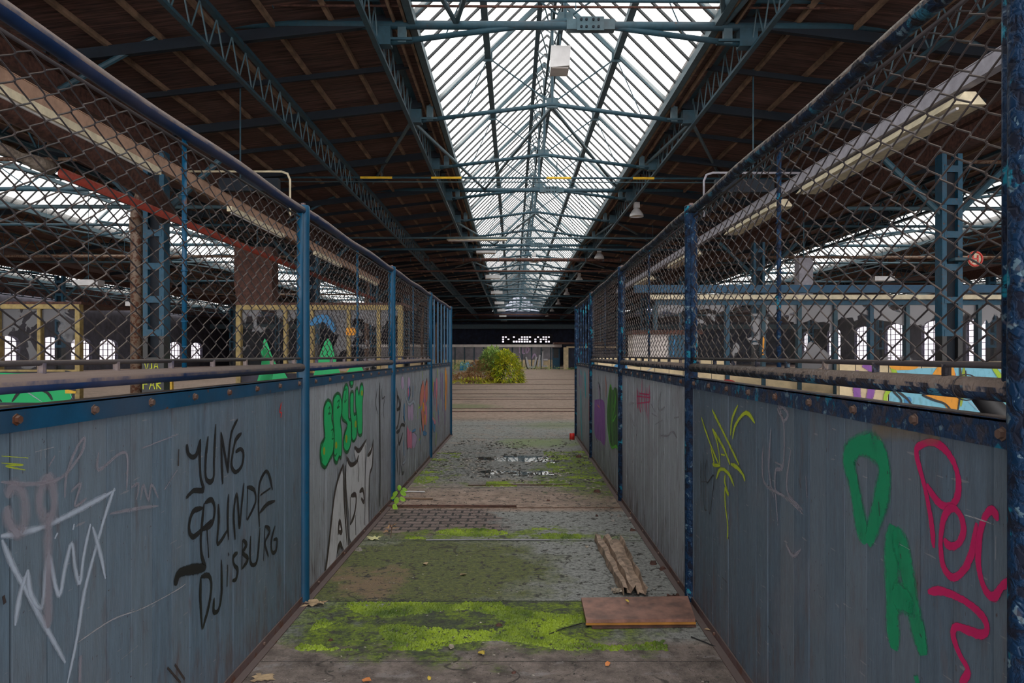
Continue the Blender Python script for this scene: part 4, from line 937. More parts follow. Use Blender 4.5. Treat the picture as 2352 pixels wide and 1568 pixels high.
dup(b0, H(-7.0, 62, ZE+4.3), 'white bell lamp far down the hall left of the office', 'bell lamps elsewhere')
dup(b0, H(-10.3, 13.5, ZE+3.1), 'white bell lamp behind the left mesh at the picture edge', 'bell lamps elsewhere')
r = hthing('strip_lamp', 'long dusty strip lamp hung across the aisle below the third tie beam', 'lamp', -1.5, 30, ZE+4.78)
MB().prism([(-1.25,-.14,0),(-1.25,-.05,.14),(-1.25,.05,.14),(-1.25,.14,0)], (2.5,0,0)).build('hood', MP['cream'], r); MB().tube([(-1.2,0,-.02),(1.2,0,-.02)], .02, 8).build('tube', MP['white'], r)
for x in (-1.1,1.1): MB().tube([(x,0,.1),(x,0,.8)], .008, 5).build('hanger_rod', MP['steel'], r)
for i, (u, v, z) in enumerate(((-13.5,23,2.2),(-16.125,31,2.1),(15,29,3.0),(17.875,24,2.9))):
    r = hthing('panel_lamp', 'white box lamp hanging in the %s side aisle, %s' % ('left' if u < 0 else 'right', 'nearer' if i in (0,3) else 'farther'), 'lamp', u, v, ZE+z)
    MB().box(-.4,.4,-.2,.2,0,.18).build('lamp_box', MP['white'], r); MB().tube([(0,0,.1),(0,0,(7.3 if i in (1,3) else 5.75)-z)], .01, 6).build('hanger_rod', MP['steel'], r)
# round H sign on the right column
r = hthing('round_sign', 'round red and white sign with letter H beside the near right column', 'sign', 9.72, 15.0, ZE+2.02)
MB().tube([(0,.01,0),(0,0,0)], .17, 24).build('sign_disc', MP['cream'], r); m = MB()
m.tube([(.145*math.cos(a),-.01,.145*math.sin(a)) for a in [i*math.pi/16 for i in range(33)]], .022, 6); m.box(-.065,-.035,-.02,-.005,-.08,.08); m.box(.035,.065,-.02,-.005,-.08,.08); m.box(-.04,.04,-.02,-.005,-.015,.015)
m.build('sign_mark', plain('sign_red', (.5,.03,.02,1), .5), r)
MB().box(-.42,-.12,.0,.24,-.03,.03).build('bracket', MP['steel'], r)
# yellow writing on the left column foot
def stroke_on(root, mat, strokes, wd, yoff, fills=(), name='graffiti_letters', label=None, scale=1.0, org=(0,0), straight=False):
    OFF[0] += 1; yo = yoff-.0006*(OFF[0] % 11)
    to3 = lambda a, b: (a, yo, b); m = MB(); f = lambda p: (org[0]+p[0]*scale, org[1]+p[1]*scale)
    for q in fills: blob(m, [f(p) for p in q], to3)
    for q in strokes: ribbon(m, [f(p) for p in q], wd, to3, straight=straight)
    o = m.build(name, PC[mat], root)
    if label: o['label'] = label
    return o
FAR = [[(0,0),(0,1)],[(0,1),(.5,1)],[(0,.5),(.4,.5)],[(.6,0),(.85,1),(1.1,0)],[(.7,.4),(1.0,.4)],[(1.3,0),(1.3,1),(1.65,.9),(1.6,.6),(1.3,.5),(1.7,0)]]
pm('signal', (.55,.60,.0,1), alpha=.97, breakup=.05)
MB().box(-.23,.23,-.150,-.13,.0,1.45).build('foot_plate', MP['black'], cl)
stroke_on(cl, 'signal', FAR, .055, -.156, scale=.22, org=(-.2,.78), label='yellow painted letters FAR', straight=True)
stroke_on(cl, 'signal', [[(0,1),(.25,0),(.5,1)],[(.8,1),(.8,.1),(.6,.2)],[(1.0,0),(1.25,1),(1.5,0)],[(1.1,.4),(1.4,.4)]], .05, -.156, scale=.2, org=(-.18,1.18), straight=True)

# ------------------------------------------------------------------ booths and partitions beside the corridor
def booth(label, u0, u1, v, top, frames, name='glazed_booth', low=1.0):
    r = hthing(name, label, 'booth', u0, v, 0)
    W = u1-u0
    MB().box(0,W,0,.12,0,low).build('low_wall', MP['concrete_wall'], r)
    m = MB(); m.box(-.06,W+.06,-.05,.17,top-.14,top); m.box(-.02,W+.02,-.03,.15,low,low+.06)
    for x in frames: m.box(x-.05,x+.05,-.03,.15,low,top-.1)
    for x in (0, W): m.box(x-.07,x+.07,-.04,.16,0,top-.1)
    m.build('window_frame', MP['ochre'], r)
    for a, b in zip([0]+frames, frames+[W]):
        MB().box(a+.05,b-.05,.05,.058,low+.06,top-.14).build('broken_pane', MP['pane'], r)
    m = MB(); m.box(-.1,W+.1,0,3.0,top,top+.08); m.build('roof_slab', MP['rust'], r)
    return r
bt = booth('ochre framed glazed booth with green graffiti base, left picture edge behind mesh', -16.5, -13.05, 21.7, 3.02, [1.1,2.3])
stroke_on(bt, 'leafgreen', [], .1, -.01, fills=[[(.2,.1),(3.0,.1),(3.2,.5),(2.9,.9),(1.6,.95),(.2,.9)]], label='green graffiti piece')
stroke_on(bt, 'black', [[(.6,.95),(.9,.4),(1.2,.1)],[(1.5,.1),(1.9,.55),(2.5,.4),(2.7,.15)],[(2.2,.9),(2.7,.8),(3.0,.5)]], .12, -.02)
stroke_on(bt, 'white', [[(.3,.95),(.6,.3),(.8,.5),(.9,.1)],[(1.7,.55),(2.1,.3),(2.4,.1)],[(2.8,.95),(3.1,.6),(3.3,.2)]], .05, -.03)
hz = MB(); hz.box(3.1,3.42,-.06,-.045,.35,1.0); h_ = hz.build('hazard_plate', MP['yellow'], bt)
m = MB()
for q in range(4): m.prism([(3.1,-.065,.38+.16*q+.1),(3.42,-.065,.38+.16*q-.06+.1),(3.42,-.065,.38+.16*q+.02+.1),(3.1,-.065,.38+.16*q+.18)], (0,.004,0))
m.build('black_stripes', MP['black'], h_)
bt2 = booth('ochre framed glazed booth with tall green graffiti, beyond the first left post', -8.25, -3.4, 21.7, 3.0, [1.4,2.2,3.3,4.2], low=.95)
stroke_on(bt2, 'leafgreen', [[(.6,.15),(.9,1.0),(.75,1.7)],[(.8,.5),(1.6,.6)]], .35, -.06, fills=[[(.4,.05),(1.7,.05),(1.5,.8),(1.1,1.3),(.8,2.0),(.7,1.2)],[(2.0,.1),(3.9,.1),(3.6,1.3),(3.1,.9),(2.7,2.0),(2.3,1.0)]], label='tall green graffiti flames')
stroke_on(bt2, 'black', [[(2.0,.15),(2.4,.55),(2.9,.5),(3.3,.15)],[(.4,.1),(.6,.6),(.9,.2)],[(1.6,.1),(1.9,.9)],[(4.1,.2),(4.3,.8)]], .12, -.08)
stroke_on(bt2, 'orange', [], .1, -.08, fills=[[(3.25,2.1),(3.5,2.1),(3.5,2.3),(3.25,2.3)]])
stroke_on(bt2, 'blue', [[(2.1,2.4),(2.6,2.6),(2.9,2.2)]], .3, -.07)
# yellow floor barrier
r = hthing('floor_barrier', 'low yellow steel barrier hoop standing before the left column', 'barrier', -12.45, 24, 0)
MB().box(0,1.15,-.05,.05,.52,.62).build('top_bar', MP['yellow'], r)
for x in (.05, 1.1): MB().box(x-.05,x+.05,-.05,.05,0,.55).build('leg', MP['yellow'], r)
# right side: graffiti wall, glazed partition, tiled block
def corr(px, Y): return (px-1196)*Y/FP
gw = thing('graffiti_wall', 'low board wall with blue, orange and purple mural behind right fence', 'wall', (6.2,14.0,0), 0, kind='thing')
MB().box(0,7.5,0,.1,0,1.34).build('board_panel', MP['beige'], gw)
m = MB(); m.box(-.02,7.5,-.03,.13,1.34,1.38); m.build('cap_rail', MP['beige'], gw)
m = MB()
for q in range(24): m.box(.32*q,.32*q+.012,-.004,.0,0,1.34)
m.build('board_joints', MP['dark'], gw)
SW = lambda *a, **k: stroke_on(gw, *a, **k)
SW('sky', [], .1, -.012, fills=[[(.95,.2),(1.0,.9),(1.15,1.2),(2.4,1.25),(3.2,1.2),(3.9,.6),(4.0,.1),(.95,.1)]], label='light blue mural ground')
SW('purple', [[(.35,1.2),(.35,.7),(.5,.5),(.62,.8),(.62,1.2),(.45,1.3)]], .18, -.020)
SW('lime', [[(1.0,1.33),(1.1,1.0),(.9,.7),(.95,.3)],[(3.3,.5),(3.2,.9),(3.3,1.3)]], .12, -.020)
SW('orange', [], .1, -.022, fills=[[(1.62,.74),(1.85,.80),(1.75,.98),(1.95,1.3),(2.2,1.3),(2.28,.9),(2.32,.5),(2.15,.40),(2.0,.58),(1.8,.64)]])
SW('black', [[(1.60,.72),(1.86,.80),(1.74,.98)],[(1.60,.72),(1.85,.62),(2.05,.55),(2.2,.38)],[(2.34,1.3),(2.36,.9),(2.30,.4)],[(1.0,1.0),(1.05,.8),(1.2,.62),(1.15,.4)],[(1.05,.85),(1.3,.66),(1.45,.45)],[(2.45,1.2),(2.5,.8),(2.75,.5),(2.95,.4)]], .055, -.03)
SW('olive', [[(2.42,1.25),(2.40,.9),(2.36,.5)]], .10, -.026); SW('lime', [[(2.95,1.3),(3.15,1.0),(3.0,.7),(3.2,.4)]], .12, -.026)
SW('blue', [], .1, -.026, fills=[oval(1.33,.62,.07,.07), oval(3.55,.55,.2,.14), oval(3.7,.95,.2,.12)])
SW('white', [[(1.1,1.0),(1.25,.85),(1.4,.9)],[(3.45,.6),(3.6,.66)],[(2.5,.6),(2.7,.42)]], .06, -.034)
SW('purple', [], .1, -.024, fills=[[(3.2,1.05),(3.5,1.25),(4.6,1.3),(7.0,1.2),(7.2,.1),(4.2,.1),(3.7,.45),(3.35,.75)], oval(2.05,1.12,.22,.10)])
SW('black', [[(3.2,1.05),(3.35,.75),(3.7,.72),(3.85,.45),(4.2,.3)],[(3.2,1.05),(3.5,1.25),(4.2,1.28)]], .055, -.032)
SW('red', [], .1, -.03, fills=[[(4.0,.5),(4.15,.75),(4.2,.35)]]); SW('orange', [], .1, -.03, fills=[[(.95,1.32),(1.5,1.32),(1.45,1.22),(1.05,1.22)],[(3.6,1.32),(4.4,1.32),(4.3,1.22)]])
gp = thing('glazed_partition', 'long blue framed partition with broken frosted panes behind the right fence', 'partition', (3.6,19.2,0), 0, kind='thing')
W = 11.6; zt = 1.5+115*19.2/FP
MB().box(0,W,0,.1,0,1.0).build('low_wall', MP['beige'], gp)
m = MB(); m.box(0,W,-.05,.15,zt,zt+.12); m.box(0,W,-.03,.13,1.0,1.08); m.build('window_frame', MP['column'], gp)
for q in range(13): MB().box(q*.96-.05,q*.96+.05,-.06,.14,0,zt).build('mullion', MP['column'] if q % 4 == 2 else MP['steel'], gp)
for q in range(12): MB().box(q*.96+.05,q*.96+.91,.04,.048,1.08,zt).build('broken_pane', MP['pane_top'], gp)
m = MB(); m.box(-.6,W+.6,-.35,-.1,zt+.30,zt+.50); m.build('blue_beam', MP['blue_post'], gp)
m = MB(); m.box(-.2,W,-.4,-.2,zt+.12,zt+.24); m.build('cream_trunking', MP['cream'], gp)
stroke_on(gp, 'cyan', [[(9.3,2.5),(9.6,2.65),(9.9,2.45),(10.2,2.6),(10.5,2.5)]], .12, -.05)
stroke_on(gp, 'orange', [[(2.85,1.5),(2.87,2.0)]], .14, -.07); stroke_on(gp, 'red', [], .1, -.07, fills=[oval(1.9,.65,.3,.2)])
stroke_on(gp, 'lime', [[(7.6,1.1),(7.7,1.5),(7.9,1.3)]], .15, -.07)
tbk = thing('tiled_cabin', 'cream tiled cabin with dark canopy between the right fence posts', 'cabin', (3.55,18.2,0), 0)
m = MB(); m.box(-1.6,1.6,0,.9,0,1.42); m.build('tiled_base', MP['beige'], tbk); m = MB(); m.box(-.7,.95,.05,.9,1.42,2.1); m.build('cabin_front', MP['fascia'], tbk)
m = MB()
for q in range(9): m.box(-1.6+.36*q,-1.59+.36*q,-.006,0,.0,1.42)
for z in (.4,.8,1.2): m.box(-1.6,1.6,-.006,0,z,z+.01)
m.build('tile_joints', MP['dark'], tbk)
MB().box(-.75,1.0,-.25,.9,2.02,2.12).build('canopy', MP['rust'], tbk); MB().box(.2,.6,.0,.05,1.42,2.0).build('blue_door', MP['column'], tbk)
stroke_on(tbk, 'blue', [[(-1.3,1.0),(-1.0,1.3),(-.8,1.0)],[(.3,1.5),(.35,1.9)]], .12, -.02); stroke_on(tbk, 'white', [[(-.6,.9),(-.2,1.2)]], .1, -.02)

# ------------------------------------------------------------------ office at the far end, floor rails
of = thing('site_office', 'low far office with grey fascia, blue posts and silver graffiti', 'building', (0,77,0), 0)
x0, x1 = corr(1020,77)-8, corr(1288,77)
Z = lambda py: 1.5-(py-815)*77/FP
X_ = lambda px: corr(px,77)
m = MB(); m.box(x0,x1+.1,-.5,3,Z(797),Z(791)); m.build('fascia_roof', MP['fascia'], of)
m = MB(); m.box(x0,x1-.9,0,.1,0,Z(826)); m.build('lower_panels', MP['beige'], of)
m = MB(); m.box(x0,x1-.9,.05,.1,Z(826),Z(797)); m.build('window_band', plain('dark_office_glass', (.10,.085,.11,1), .3, var=.5, sc_=.8), of)
for px in list(range(1045,1270,22)): MB().box(X_(px)-.06,X_(px)+.06,-.05,.05,0,Z(797)).build('post', MP['steel'], of)
dr = MB().box(X_(1269),X_(1286),-.05,.05,0,Z(800)).build('door', MP['column'], of); MB().box(X_(1271),X_(1283),-.07,-.05,1.2,2.2).build('door_pane', MP['black'], dr)
stroke_on(of, 'silver', [[(X_(1208),1.3),(X_(1214),.2),(X_(1228),.2),(X_(1232),1.3)],[(X_(1236),.2),(X_(1240),1.5)],[(X_(1246),.3),(X_(1246),1.9)],[(X_(1247),.3),(X_(1257),.3)],[(X_(1247),1.0),(X_(1258),1.0)]], .55, -.08, label='silver block letters', straight=True)
stroke_on(of, 'black', [[(X_(1206),1.3),(X_(1211),.1),(X_(1228),.05),(X_(1234),1.2)],[(X_(1240),.05),(X_(1258),.1)],[(X_(1243),1.2),(X_(1246),2.1)]], .12, -.13)
stroke_on(of, 'lilac', [[(X_(1188),2.4),(X_(1198),2.4)],[(X_(1193),2.4),(X_(1193),1.7)],[(X_(1201),2.4),(X_(1201),1.7),(X_(1206),1.7)],[(X_(1209),2.4),(X_(1215),2.1),(X_(1209),1.7),(X_(1209),2.4)],[(X_(1192),1.5),(X_(1196),1.0)],[(X_(1222),1.1),(X_(1228),1.6),(X_(1233),1.0)]], .22, -.08)
r = thing('side_block', 'dark doorway block with flat brown roof at right of far office', 'building', (X_(1292),75,0))
MB().box(0,.5,0,.4,0,2.3).build('beige_pillar', MP['beige'], r); MB().box(.5,6,.3,3,0,2.25).build('block_wall', MP['navy_wall'], r)
MB().box(-1.0,6,-.4,3,2.64,2.82).build('flat_roof', MP['rust'], r); MB().box(.3,6,-.1,.3,2.25,2.4).build('lintel_band', MP['beige'], r); MB().box(0,6,.1,.3,2.4,2.6).build('upper_band', MP['navy_wall'], r)
m = MB()
for i in range(12):
    a = i/11; m.v += [(a*2.2-1.1, .25*math.sin(i*1.7)-.3, .75+.15*math.sin(i*2.1)), (a*2.2-1.1, .25*math.sin(i*1.3)-.9, 0.02)]
    if i: n = len(m.v); m.f.append((n-4,n-2,n-1,n-3))
o = m.build('blue_tarp', plain('blue_tarp_plastic', (.01,.22,.42,1), .4)); o.location = (X_(1083)*70/77,70,0); tag(o, 'crumpled blue tarpaulin lying before the far office', 'tarp')
for i, (Yr, mt) in enumerate(((19.0,'rust'),(20.1,'rust'),(24.2,'rust'),(25.6,'dark'),(27.6,'rust'),(31,'dark'),(36.5,'rust'),(44,'rust'))):
    r = hthing('floor_rail', 'rusty floor rail crossing the hall, %s beyond the corridor end' % ORD[i], 'rail', 0, Yr, 0, 'rails let into the hall floor')
    MB().box(-14,14,-.035,.035,0,.015).build('rail_head', MP[mt if mt != 'dark' else 'rustbase'], r); MB().box(-14,14,.05,.16,0,.006).build('rail_groove', MP['dark'], r)

# ------------------------------------------------------------------ bush
def leafset(n, cx, cy, rx, ry, h, ln, mat, rng, cone=.25, zlo=0.0):
    m = MB()
    for i in range(n):
        while True:
            a, b, c_ = rng.uniform(-1,1), rng.uniform(-1,1), rng.uniform(zlo,1)
            if a*a+b*b+c_*c_ < 1 and a*a+b*b+c_*c_ > .45: break
        p = Vector((cx+a*rx, cy+b*ry, c_*h)); out = Vector((a,b,c_*.8+.1)).normalized()
        d = (out+Vector((rng.uniform(-.7,.7),rng.uniform(-.7,.7),rng.uniform(-.9,.3)))).normalized()
        L = ln*rng.uniform(.6,1.3); s = d.cross(Vector((0,0,1)));
        if s.length < .1: s = Vector((1,0,0))
        s.normalize(); w_ = L*.14; n0 = len(m.v); dr = Vector((0,0,-L*.25))
        for q in (p, p+d*L*.35+s*w_, p+d*L+dr, p+d*L*.35-s*w_): m.v.append(tuple(q))
        m.f.append((n0,n0+1,n0+2,n0+3))
    return m
def leafmat(name, a, b):
    t = NT(name); ri = t.noise(t.pos(), 3.5, 3); t.col(t.mix(t.mr(ri, .35, .65), a, b)); t.rough(.6); return t.m
YB = 39.0; rng = random.Random(3)
bu = thing('bush', 'big yellow green bush growing through the floor in mid hall', 'bush', (corr(1145,YB),YB,0))
LY = leafmat('yellow_green_leaves', (.28,.42,.02,1), (.80,.70,.04,1)); LG = leafmat('green_leaves', (.16,.34,.08,1), (.50,.62,.16,1)); LD = leafmat('dry_leaves', (.34,.17,.08,1), (.55,.34,.16,1))
leafset(2600, .35, 0, 1.0, .9, 1.75, .26, LY, rng).build('foliage', LY, bu)
leafset(1500, -.35, .2, .85, .8, 1.95, .26, LG, rng, zlo=.35).build('foliage', LG, bu)['label'] = 'pale green upper foliage'
leafset(1500, -.9, 0, 1.0, .8, 1.25, .22, LD, rng).build('foliage', LD, bu)['label'] = 'dry brown lower foliage'
m = MB()
for i in range(60):
    a = rng.uniform(0,6.28); rr = rng.uniform(.5,.95); m.tube([(rng.uniform(-.3,.2),rng.uniform(-.2,.2),0),(math.cos(a)*rr*.5,math.sin(a)*rr*.4,rng.uniform(.7,1.1)),(math.cos(a)*rr,math.sin(a)*rr*.8,rng.uniform(1.0,1.7))], [.02,.012,.005], 4)
m.build('stems', MP['brownpipe'], bu)
for i, (px, Yg, rx, h, n, mt, lab) in enumerate(((1068,41,1.1,.45,700,LD,'low dry brown weeds at the left foot of the big bush'),(1060,48,1.6,1.1,700,LG,'green weeds behind and left of the big bush'),(1082,38,1.2,.25,350,LY,'flat yellow green creeper in front of the big bush'))):
    o = leafset(n, 0, 0, rx, .8, h, .2, mt, rng).build('weed_clump', mt); o.location = (corr(px,Yg),Yg,0); tag(o, lab, 'weeds')
o = leafset(500, 0, 0, 5, .7, .3, .2, LG, rng).build('weed_strip', LG); o.location = (corr(1240,72),72,0); tag(o, 'thin green weeds along the foot of the far office', 'weeds', kind='stuff')

# ------------------------------------------------------------------ litter in the corridor
def gp_(px, py): Y = 2475/(py-815); return ((px-1196)*Y/FP, Y)
rust_board = plain('red_brown_plywood', (.18,.085,.062,1), .6, var=.45, sc_=9)
a, b, c_, d = gp_(1338,1440), gp_(1597,1438), gp_(1580,1388), gp_(1335,1398)
r = thing('broken_plank', 'wide red brown plywood board lying on the moss at right', 'board', (.66,4.1,0))
pts = [(a[0]-.66+.02,a[1]-4.1,.02),(b[0]-.66,b[1]-4.1,.02),(c_[0]-.66,c_[1]-4.1,.03),(d[0]-.66,d[1]-4.1,.045)]
m = MB(); m.prism([(p[0],p[1],p[2]) for p in pts][::-1], (0,0,.022)); m.build('board_face', rust_board, r)
m = MB(); m.prism([(p[0]*1.01,p[1]-.004,p[2]-.008) for p in pts[:2]]+[(pts[1][0],pts[1][1]+.02,.012),(pts[0][0],pts[0][1]+.02,.012)], (0,0,.012)); m.build('split_edge', plain('orange_split_wood', (.30,.13,.02,1), .8), r)['label'] = 'orange splintered front edge'
m = MB(); m.prism([(pts[0][0]+.03,pts[0][1]-.03,.002),(pts[1][0]+.0,pts[1][1]-.02,.002),(pts[1][0],pts[1][1]+.05,.002),(pts[0][0]+.03,pts[0][1]+.05,.002)][::-1], (0,0,.008)); m.build('lower_sheet', MP['rust'], r)
# corrugated strip
pl = [(gp_(1375,1243),gp_(1430,1368)),(gp_(1412,1243),gp_(1478,1368))]
r = thing('ribbed_plank', 'weathered ribbed timber strip lying lengthways near the right fence', 'plank', (.66,5.1,0))
A0, A1 = Vector((gp_(1366,1243)[0],5.78,0)), Vector((gp_(1432,1370)[0],4.47,0)); B0, B1 = Vector((gp_(1428,1243)[0],5.78,0)), Vector((gp_(1488,1370)[0],4.47,0))
O = Vector((.66,5.1,0)); prof = [(0,.0),(.02,.05),(.16,.055),(.20,.015),(.34,.012),(.38,.05),(.5,.055),(.56,.012),(.66,.01),(.72,.012),(.93,.008),(.97,.045),(1.0,.04)]
m = MB(); NR = 16
for j in range(NR+1):
    t = j/NR
    for q, (s, z) in enumerate(prof):
        p = (A0.lerp(A1,t)).lerp(B0.lerp(B1,t), s)-O; m.v.append((p.x+.006*math.sin(j*1.3+q), p.y+.02*math.sin(q*2.3)*(j in (0,NR)), z+.004+.005*math.sin(j*.9+q*2)*(z > .03)))
K = len(prof)
for j in range(NR):
    for q in range(K-1): a_ = j*K+q; m.f.append((a_, a_+1, a_+K+1, a_+K))
oo = m.build('ribbed_sheet', plain('weathered_strip', (.27,.19,.14,1), .85, var=.5, sc_=14), r); sd = oo.modifiers.new('thick','SOLIDIFY'); sd.thickness = .004
def crumple(name, px, py, s, mat, label, cat, seed, flat=.5):
    rg = random.Random(seed); x, y = gp_(px, py); m = MB(); n = 7
    for i in range(n):
        for j in range(n): m.v.append(((i/(n-1)-.5)*s*(1+.3*rg.uniform(-1,1)), (j/(n-1)-.5)*s*(.7+.3*rg.uniform(-1,1)), max(.001, s*flat*rg.uniform(0,.5))))
    for i in range(n-1):
        for j in range(n-1): m.f.append((i*n+j,(i+1)*n+j,(i+1)*n+j+1,i*n+j+1))
    o = m.build(name, mat); o.location = (x, y, .002); tag(o, label, cat); return o
paper = plain('grimy_paper', (.36,.30,.24,1), .9, var=.5, sc_=30); ylw = plain('yellow_leaf', (.55,.40,.05,1), .7, var=.2); org = plain('orange_leaf', (.55,.20,.06,1), .7, var=.2); cardb = plain('torn_card', (.38,.27,.16,1), .9, var=.3, sc_=12)
crumple('crumpled_plastic', 1420, 1362, .07, paper, 'crumpled pale plastic at the near end of the ribbed timber strip', 'litter', 1, .9)
crumple('crumpled_paper', 722, 1388, .12, cardb, 'crumpled tan and yellow scrap at the foot of first left post', 'litter', 2, .35)
crumple('torn_card', 605, 1558, .10, cardb, 'torn card scrap at the bottom edge near the left fence', 'litter', 3, .1)
crumple('crumpled_paper', 858, 1238, .10, plain('pale_yellow_paper',(.5,.48,.25,1),.8), 'pale yellow crumpled paper beside the mossy joint at left', 'litter', 4, .4)
crumple('debris_chunk', 1548, 1376, .08, MP['rust'], 'brown debris chunk at the foot of the second right post', 'litter', 5, .7)
def leaf(px, py, s, mat, label, seed):
    rg = random.Random(seed); x, y = gp_(px, py); m = MB(); a0 = rg.uniform(0,6.28)
    P_ = [(math.cos(a0)*s*q[0]-math.sin(a0)*s*q[1], math.sin(a0)*s*q[0]+math.cos(a0)*s*q[1], .003+.006*q[2]) for q in ((-.5,0,0),(-.2,.28,1),(.2,.22,2),(.5,0,.5),(.2,-.25,1),(-.2,-.28,0))]
    m.poly(P_); o = m.build('fallen_leaf', mat); o.location = (x, y, .002); sd = o.modifiers.new('thick','SOLIDIFY'); sd.thickness = .0012; tag(o, label, 'leaf', 'fallen leaves on the corridor floor')
for i, (px, py, s, mt, lab) in enumerate(((1106,1502,.055,ylw,'yellow fallen leaf below the bright moss, bottom centre'),(1396,1528,.04,org,'orange fallen leaf right of centre near the bottom'),(842,1565,.05,org,'orange fallen leaf at the very bottom edge'),(1037,1488,.05,paper,'pale fallen leaf on the lower edge of the moss'),
  (986,1561,.03,ylw,'small yellow fleck at the bottom edge'),(1064,1321,.06,cardb,'tan fallen leaf in the middle of the olive moss'),(978,1296,.07,cardb,'tan fallen leaf at left of the olive moss'),(1440,1405,.035,ylw,'yellow scrap lying on the plywood board'),
  (1348,1257,.05,paper,'pale leaf left of the ribbed timber strip'),(1627,1449,.05,cardb,'tan scrap by the right fence foot'))):
    leaf(px, py, s, mt, lab, i)
    if 'on the plywood' in lab: bpy.data.objects[[o.name for o in C.objects][-1]].location.z = .06
# sticks
for i, (px, py, ln, rot, wd, mt, lab) in enumerate(((944,1131,.30,.03,.018,'white','white plastic stick lying near the third left post'),(948,1147,.42,-.06,.02,'tan','pale wooden stick just below the white stick'),(1120,1241,1.0,.0,.010,'tray_r','thin grey metal strip lying in the mossy joint'),(1000,1164,1.6,.0,.02,'rust','long rusty flat bar across the brick patch edge'),
   (1300,1444,.25,.7,.006,'dark','thin dark twig left of the plywood board'),(1615,1475,.16,2.2,.008,'dark','dark twig right of the plywood board'),(1195,1115,1.2,.02,.012,'rust','thin rusty strip lying across the corridor before the puddles'))):
    x, y = gp_(px, py); m = MB(); m.tube([(-ln/2,0,0),(-ln*.1,.004,.003),(ln/2,0,0)], wd*.45, 6); o = m.build('litter_stick', MP[mt]); o.location = (x,y,wd*.5); o.rotation_euler = (0,0,rot); tag(o, lab, 'stick')
# pebbles: chips of rubble
rg = random.Random(11); MCH = plain('rubble_chip', (.28,.25,.23,1), .9, var=.4, sc_=20)
def chip(x, y, s, label, mat):
    m = MB(); pts = [(rg.uniform(-1,1)*s,rg.uniform(-1,1)*s,0) for _ in range(0)]
    k = 6; base = [(math.cos(a*6.283/k)*s*rg.uniform(.7,1.2), math.sin(a*6.283/k)*s*rg.uniform(.6,1.1), 0) for a in range(k)]
    top = [(p[0]*.6, p[1]*.6, s*rg.uniform(.4,.8)) for p in base]; m.v += base+top
    for i in range(k): j = (i+1)%k; m.f.append((i,j,k+j,k+i))
    m.f.append(tuple(range(k,2*k))); o = m.build('rubble_chip', mat); o.location = (x,y,0); tag(o, label, 'rubble', 'rubble chips on the corridor floor')
CH = [(1422,1186,.03,'white chip by the right fence foot, nearer of two'),(1405,1182,.02,'small white chip beside its neighbour at right'),(1446,1192,.025,'pale chip close to the right base angle'),(1452,1218,.03,'dark chip by the right base angle'),(1371,1185,.02,'lone chip right of centre on tan concrete'),
 (1500,1295,.035,'brown clod right of the ribbed strip'),(1522,1308,.03,'brown clod touching the right base angle'),(1146,1436,.022,'dark round nut on the bright moss'),(824,1264,.03,'grey chip at left on the olive moss'),(1330,1050,.05,'small stone beside the right moss'),(1372,1130,.04,'dark stone left of third right post'),
 (934,1140,.03,'white chip beside the white stick'),(1408,1196,.02,'tiny chip below the white chips'),(1260,1150,.02,'tiny chip on the tan concrete'),(760,1470,.015,'tiny pebble on near concrete at left'),(1180,1545,.012,'tiny pebble at bottom centre')]
for px, py, s, lab in CH: x, y = gp_(px, py); chip(x, y, s, lab, MCH if 'white' in lab or 'pale' in lab or 'grey' in lab else MP['rust'])
x, y = gp_(1314,1009); o = MB().tube([(0,0,0),(0,0,.11)], .045, 14).build('red_can', plain('red_can_paint',(.55,.02,.015,1),.4), None, True); o.location = (x,y,0); tag(o, 'small red can by the far right post', 'can')
# seedling with round leaves by the third left post
x, y = gp_(915,1170); r = thing('seedling', 'young sapling with bright green leaves by the third left post', 'plant', (-1.22,7.0,0))
m = MB(); stem = [(0,0,0),(.03,-.02,.12),(.06,-.03,.22),(.09,-.04,.30)]; m.tube(stem, .004, 6); m.build('stem', MP['brownpipe'], r)
gl = leafmat('sapling_leaf', (.16,.36,.02,1), (.30,.52,.04,1)); m = MB()
for (cx, cz, s, tl) in ((.0,.03,.055,.3),(.02,.12,.055,-.2),(.10,.14,.05,.9),(.0,.21,.05,-.5),(.11,.22,.055,.7),(.06,.29,.045,.2),(.13,.27,.04,1.0),(-.03,.16,.04,-.9)):
    P_ = [(cx+s*.62*math.cos(q*math.pi/5)*math.cos(tl)-s*1.0*math.sin(q*math.pi/5)*math.sin(tl)*.9, -.03+.01*math.sin(q), cz+s*.9*math.sin(q*math.pi/5)*math.cos(tl)+s*.5*math.cos(q*math.pi/5)*math.sin(tl)) for q in range(10)]; m.poly(P_)
m.build('leaves', gl, r); r.scale = (.72,.72,.72)
x, y = gp_(897,1235); r = thing('seedling', 'small withered brown sprig in the mossy joint at left', 'plant', (x,y,0))
m = MB(); m.tube([(0,0,0),(.01,0,.08),(-.01,0,.12)], .004, 5); m.build('stem', MP['brownpipe'], r); m = leafset(16,0,0,.04,.04,.12,.05,LD,rng,zlo=.3); m.build('leaves', LD, r)
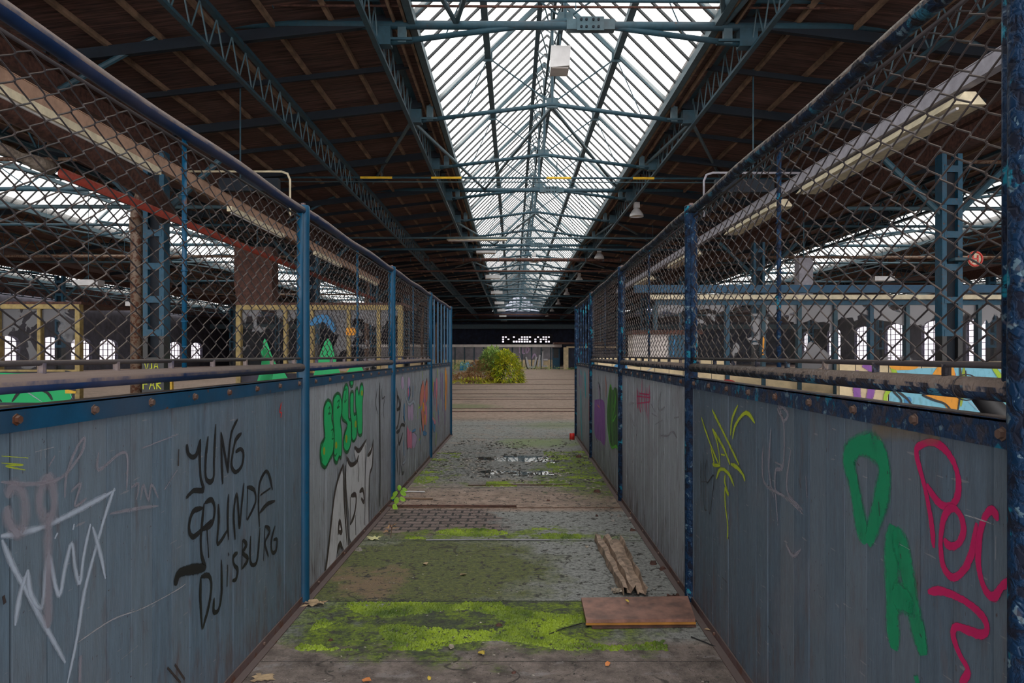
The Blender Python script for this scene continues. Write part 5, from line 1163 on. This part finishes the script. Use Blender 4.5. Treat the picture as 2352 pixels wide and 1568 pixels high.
# moss tufts: uncountable
def moss(name, label, zones, n, mat, seed):
    rg = random.Random(seed); m = MB()
    for i in range(n):
        x0,x1,y0,y1 = rg.choice(zones); cx = rg.uniform(x0,x1); cy = rg.uniform(y0,y1)
        q_ = math.sin(cx*9+cy*5)+math.sin(cx*4-cy*11+1)+math.sin(cy*17+cx*3)
        if q_ < .1: continue
        s = rg.uniform(.006,.016); h = rg.uniform(.004,.012); n0 = len(m.v); a0 = rg.uniform(0,6)
        for q in range(4): m.v.append((cx+s*math.cos(a0+q*1.57), cy+s*math.sin(a0+q*1.57), 0))
        m.v.append((cx+rg.uniform(-.003,.003), cy, h))
        for q in range(4): m.f.append((n0+q, n0+(q+1)%4, n0+4))
    o = m.build(name, mat); tag(o, label, 'moss', kind='stuff')
MS = leafmat('moss_green', (.05,.09,.006,1), (.24,.33,.014,1))
moss('moss', 'bright green moss cushions covering the near slab', [(-1.15,.75,3.65,4.36)], 9000, MS, 1)
moss('moss', 'bright green moss along the mossy joint', [(-.95,.5,5.86,6.2)], 3000, MS, 2)
moss('moss', 'bright green moss spreading beside the right fence past the puddles', [(.35,1.0,8.2,11.2),(-.4,.9,8.2,8.5)], 7000, MS, 3)
moss('moss', 'small green moss cushions by the third left post', [(-1.3,-1.0,8.4,9.4),(-1.3,-.9,10.2,11)], 1500, MS, 4)

# loose grit and flaked paint nobody could count
def grit(name, label, n, mat, seed, x0, x1, y0, y1, s0, s1, ax=3):
    rg = random.Random(seed); m = MB()
    for i in range(n):
        cx, cy = rg.uniform(x0,x1), rg.uniform(y0,y1)
        if math.sin(cx*ax+cy*2.3)+math.sin(cx*7-cy*5) < -.3: continue
        s = rg.uniform(s0,s1); a = rg.uniform(0,6.28); k = rg.choice((3,4,5)); el = rg.uniform(.3,.8); n0 = len(m.v); ca, sa = math.cos(a), math.sin(a)
        for q in range(k):
            u_, v_ = s*math.cos(q*6.283/k), s*el*math.sin(q*6.283/k)
            m.v.append((cx+u_*ca-v_*sa, cy+u_*sa+v_*ca, .001)); 
        for q in range(k):
            u_, v_ = .8*s*math.cos(q*6.283/k), .8*s*el*math.sin(q*6.283/k)
            m.v.append((cx+u_*ca-v_*sa, cy+u_*sa+v_*ca, .001+s*rg.uniform(.15,.4)))
        m.f.append(tuple(range(n0+k,n0+2*k)))
        for q in range(k): r_ = (q+1)%k; m.f.append((n0+q,n0+r_,n0+k+r_,n0+k+q))
    tag(m.build(name, mat), label, 'debris', kind='stuff')
dk = plain('dark_grit', (.06,.055,.048,1), .9, var=.5, sc_=30); pl_ = plain('pale_grit', (.34,.30,.26,1), .9, var=.4, sc_=30)
grit('floor_grit', 'dark grit and flakes lying along the puddles', 1000, dk, 1, -1.25, .98, 8.4, 12.6, .008, .032)
grit('floor_grit', 'pale grit scattered beyond and around the puddles', 700, pl_, 2, -1.25, .98, 8.0, 13.5, .008, .03)
grit('floor_grit', 'dark crumbs scattered over the moss and concrete nearby', 1300, dk, 3, -1.2, .95, 3.2, 8.0, .003, .012)
grit('floor_grit', 'pale crumbs scattered over the nearer concrete', 700, pl_, 4, -1.2, .95, 3.0, 8.0, .002, .009)
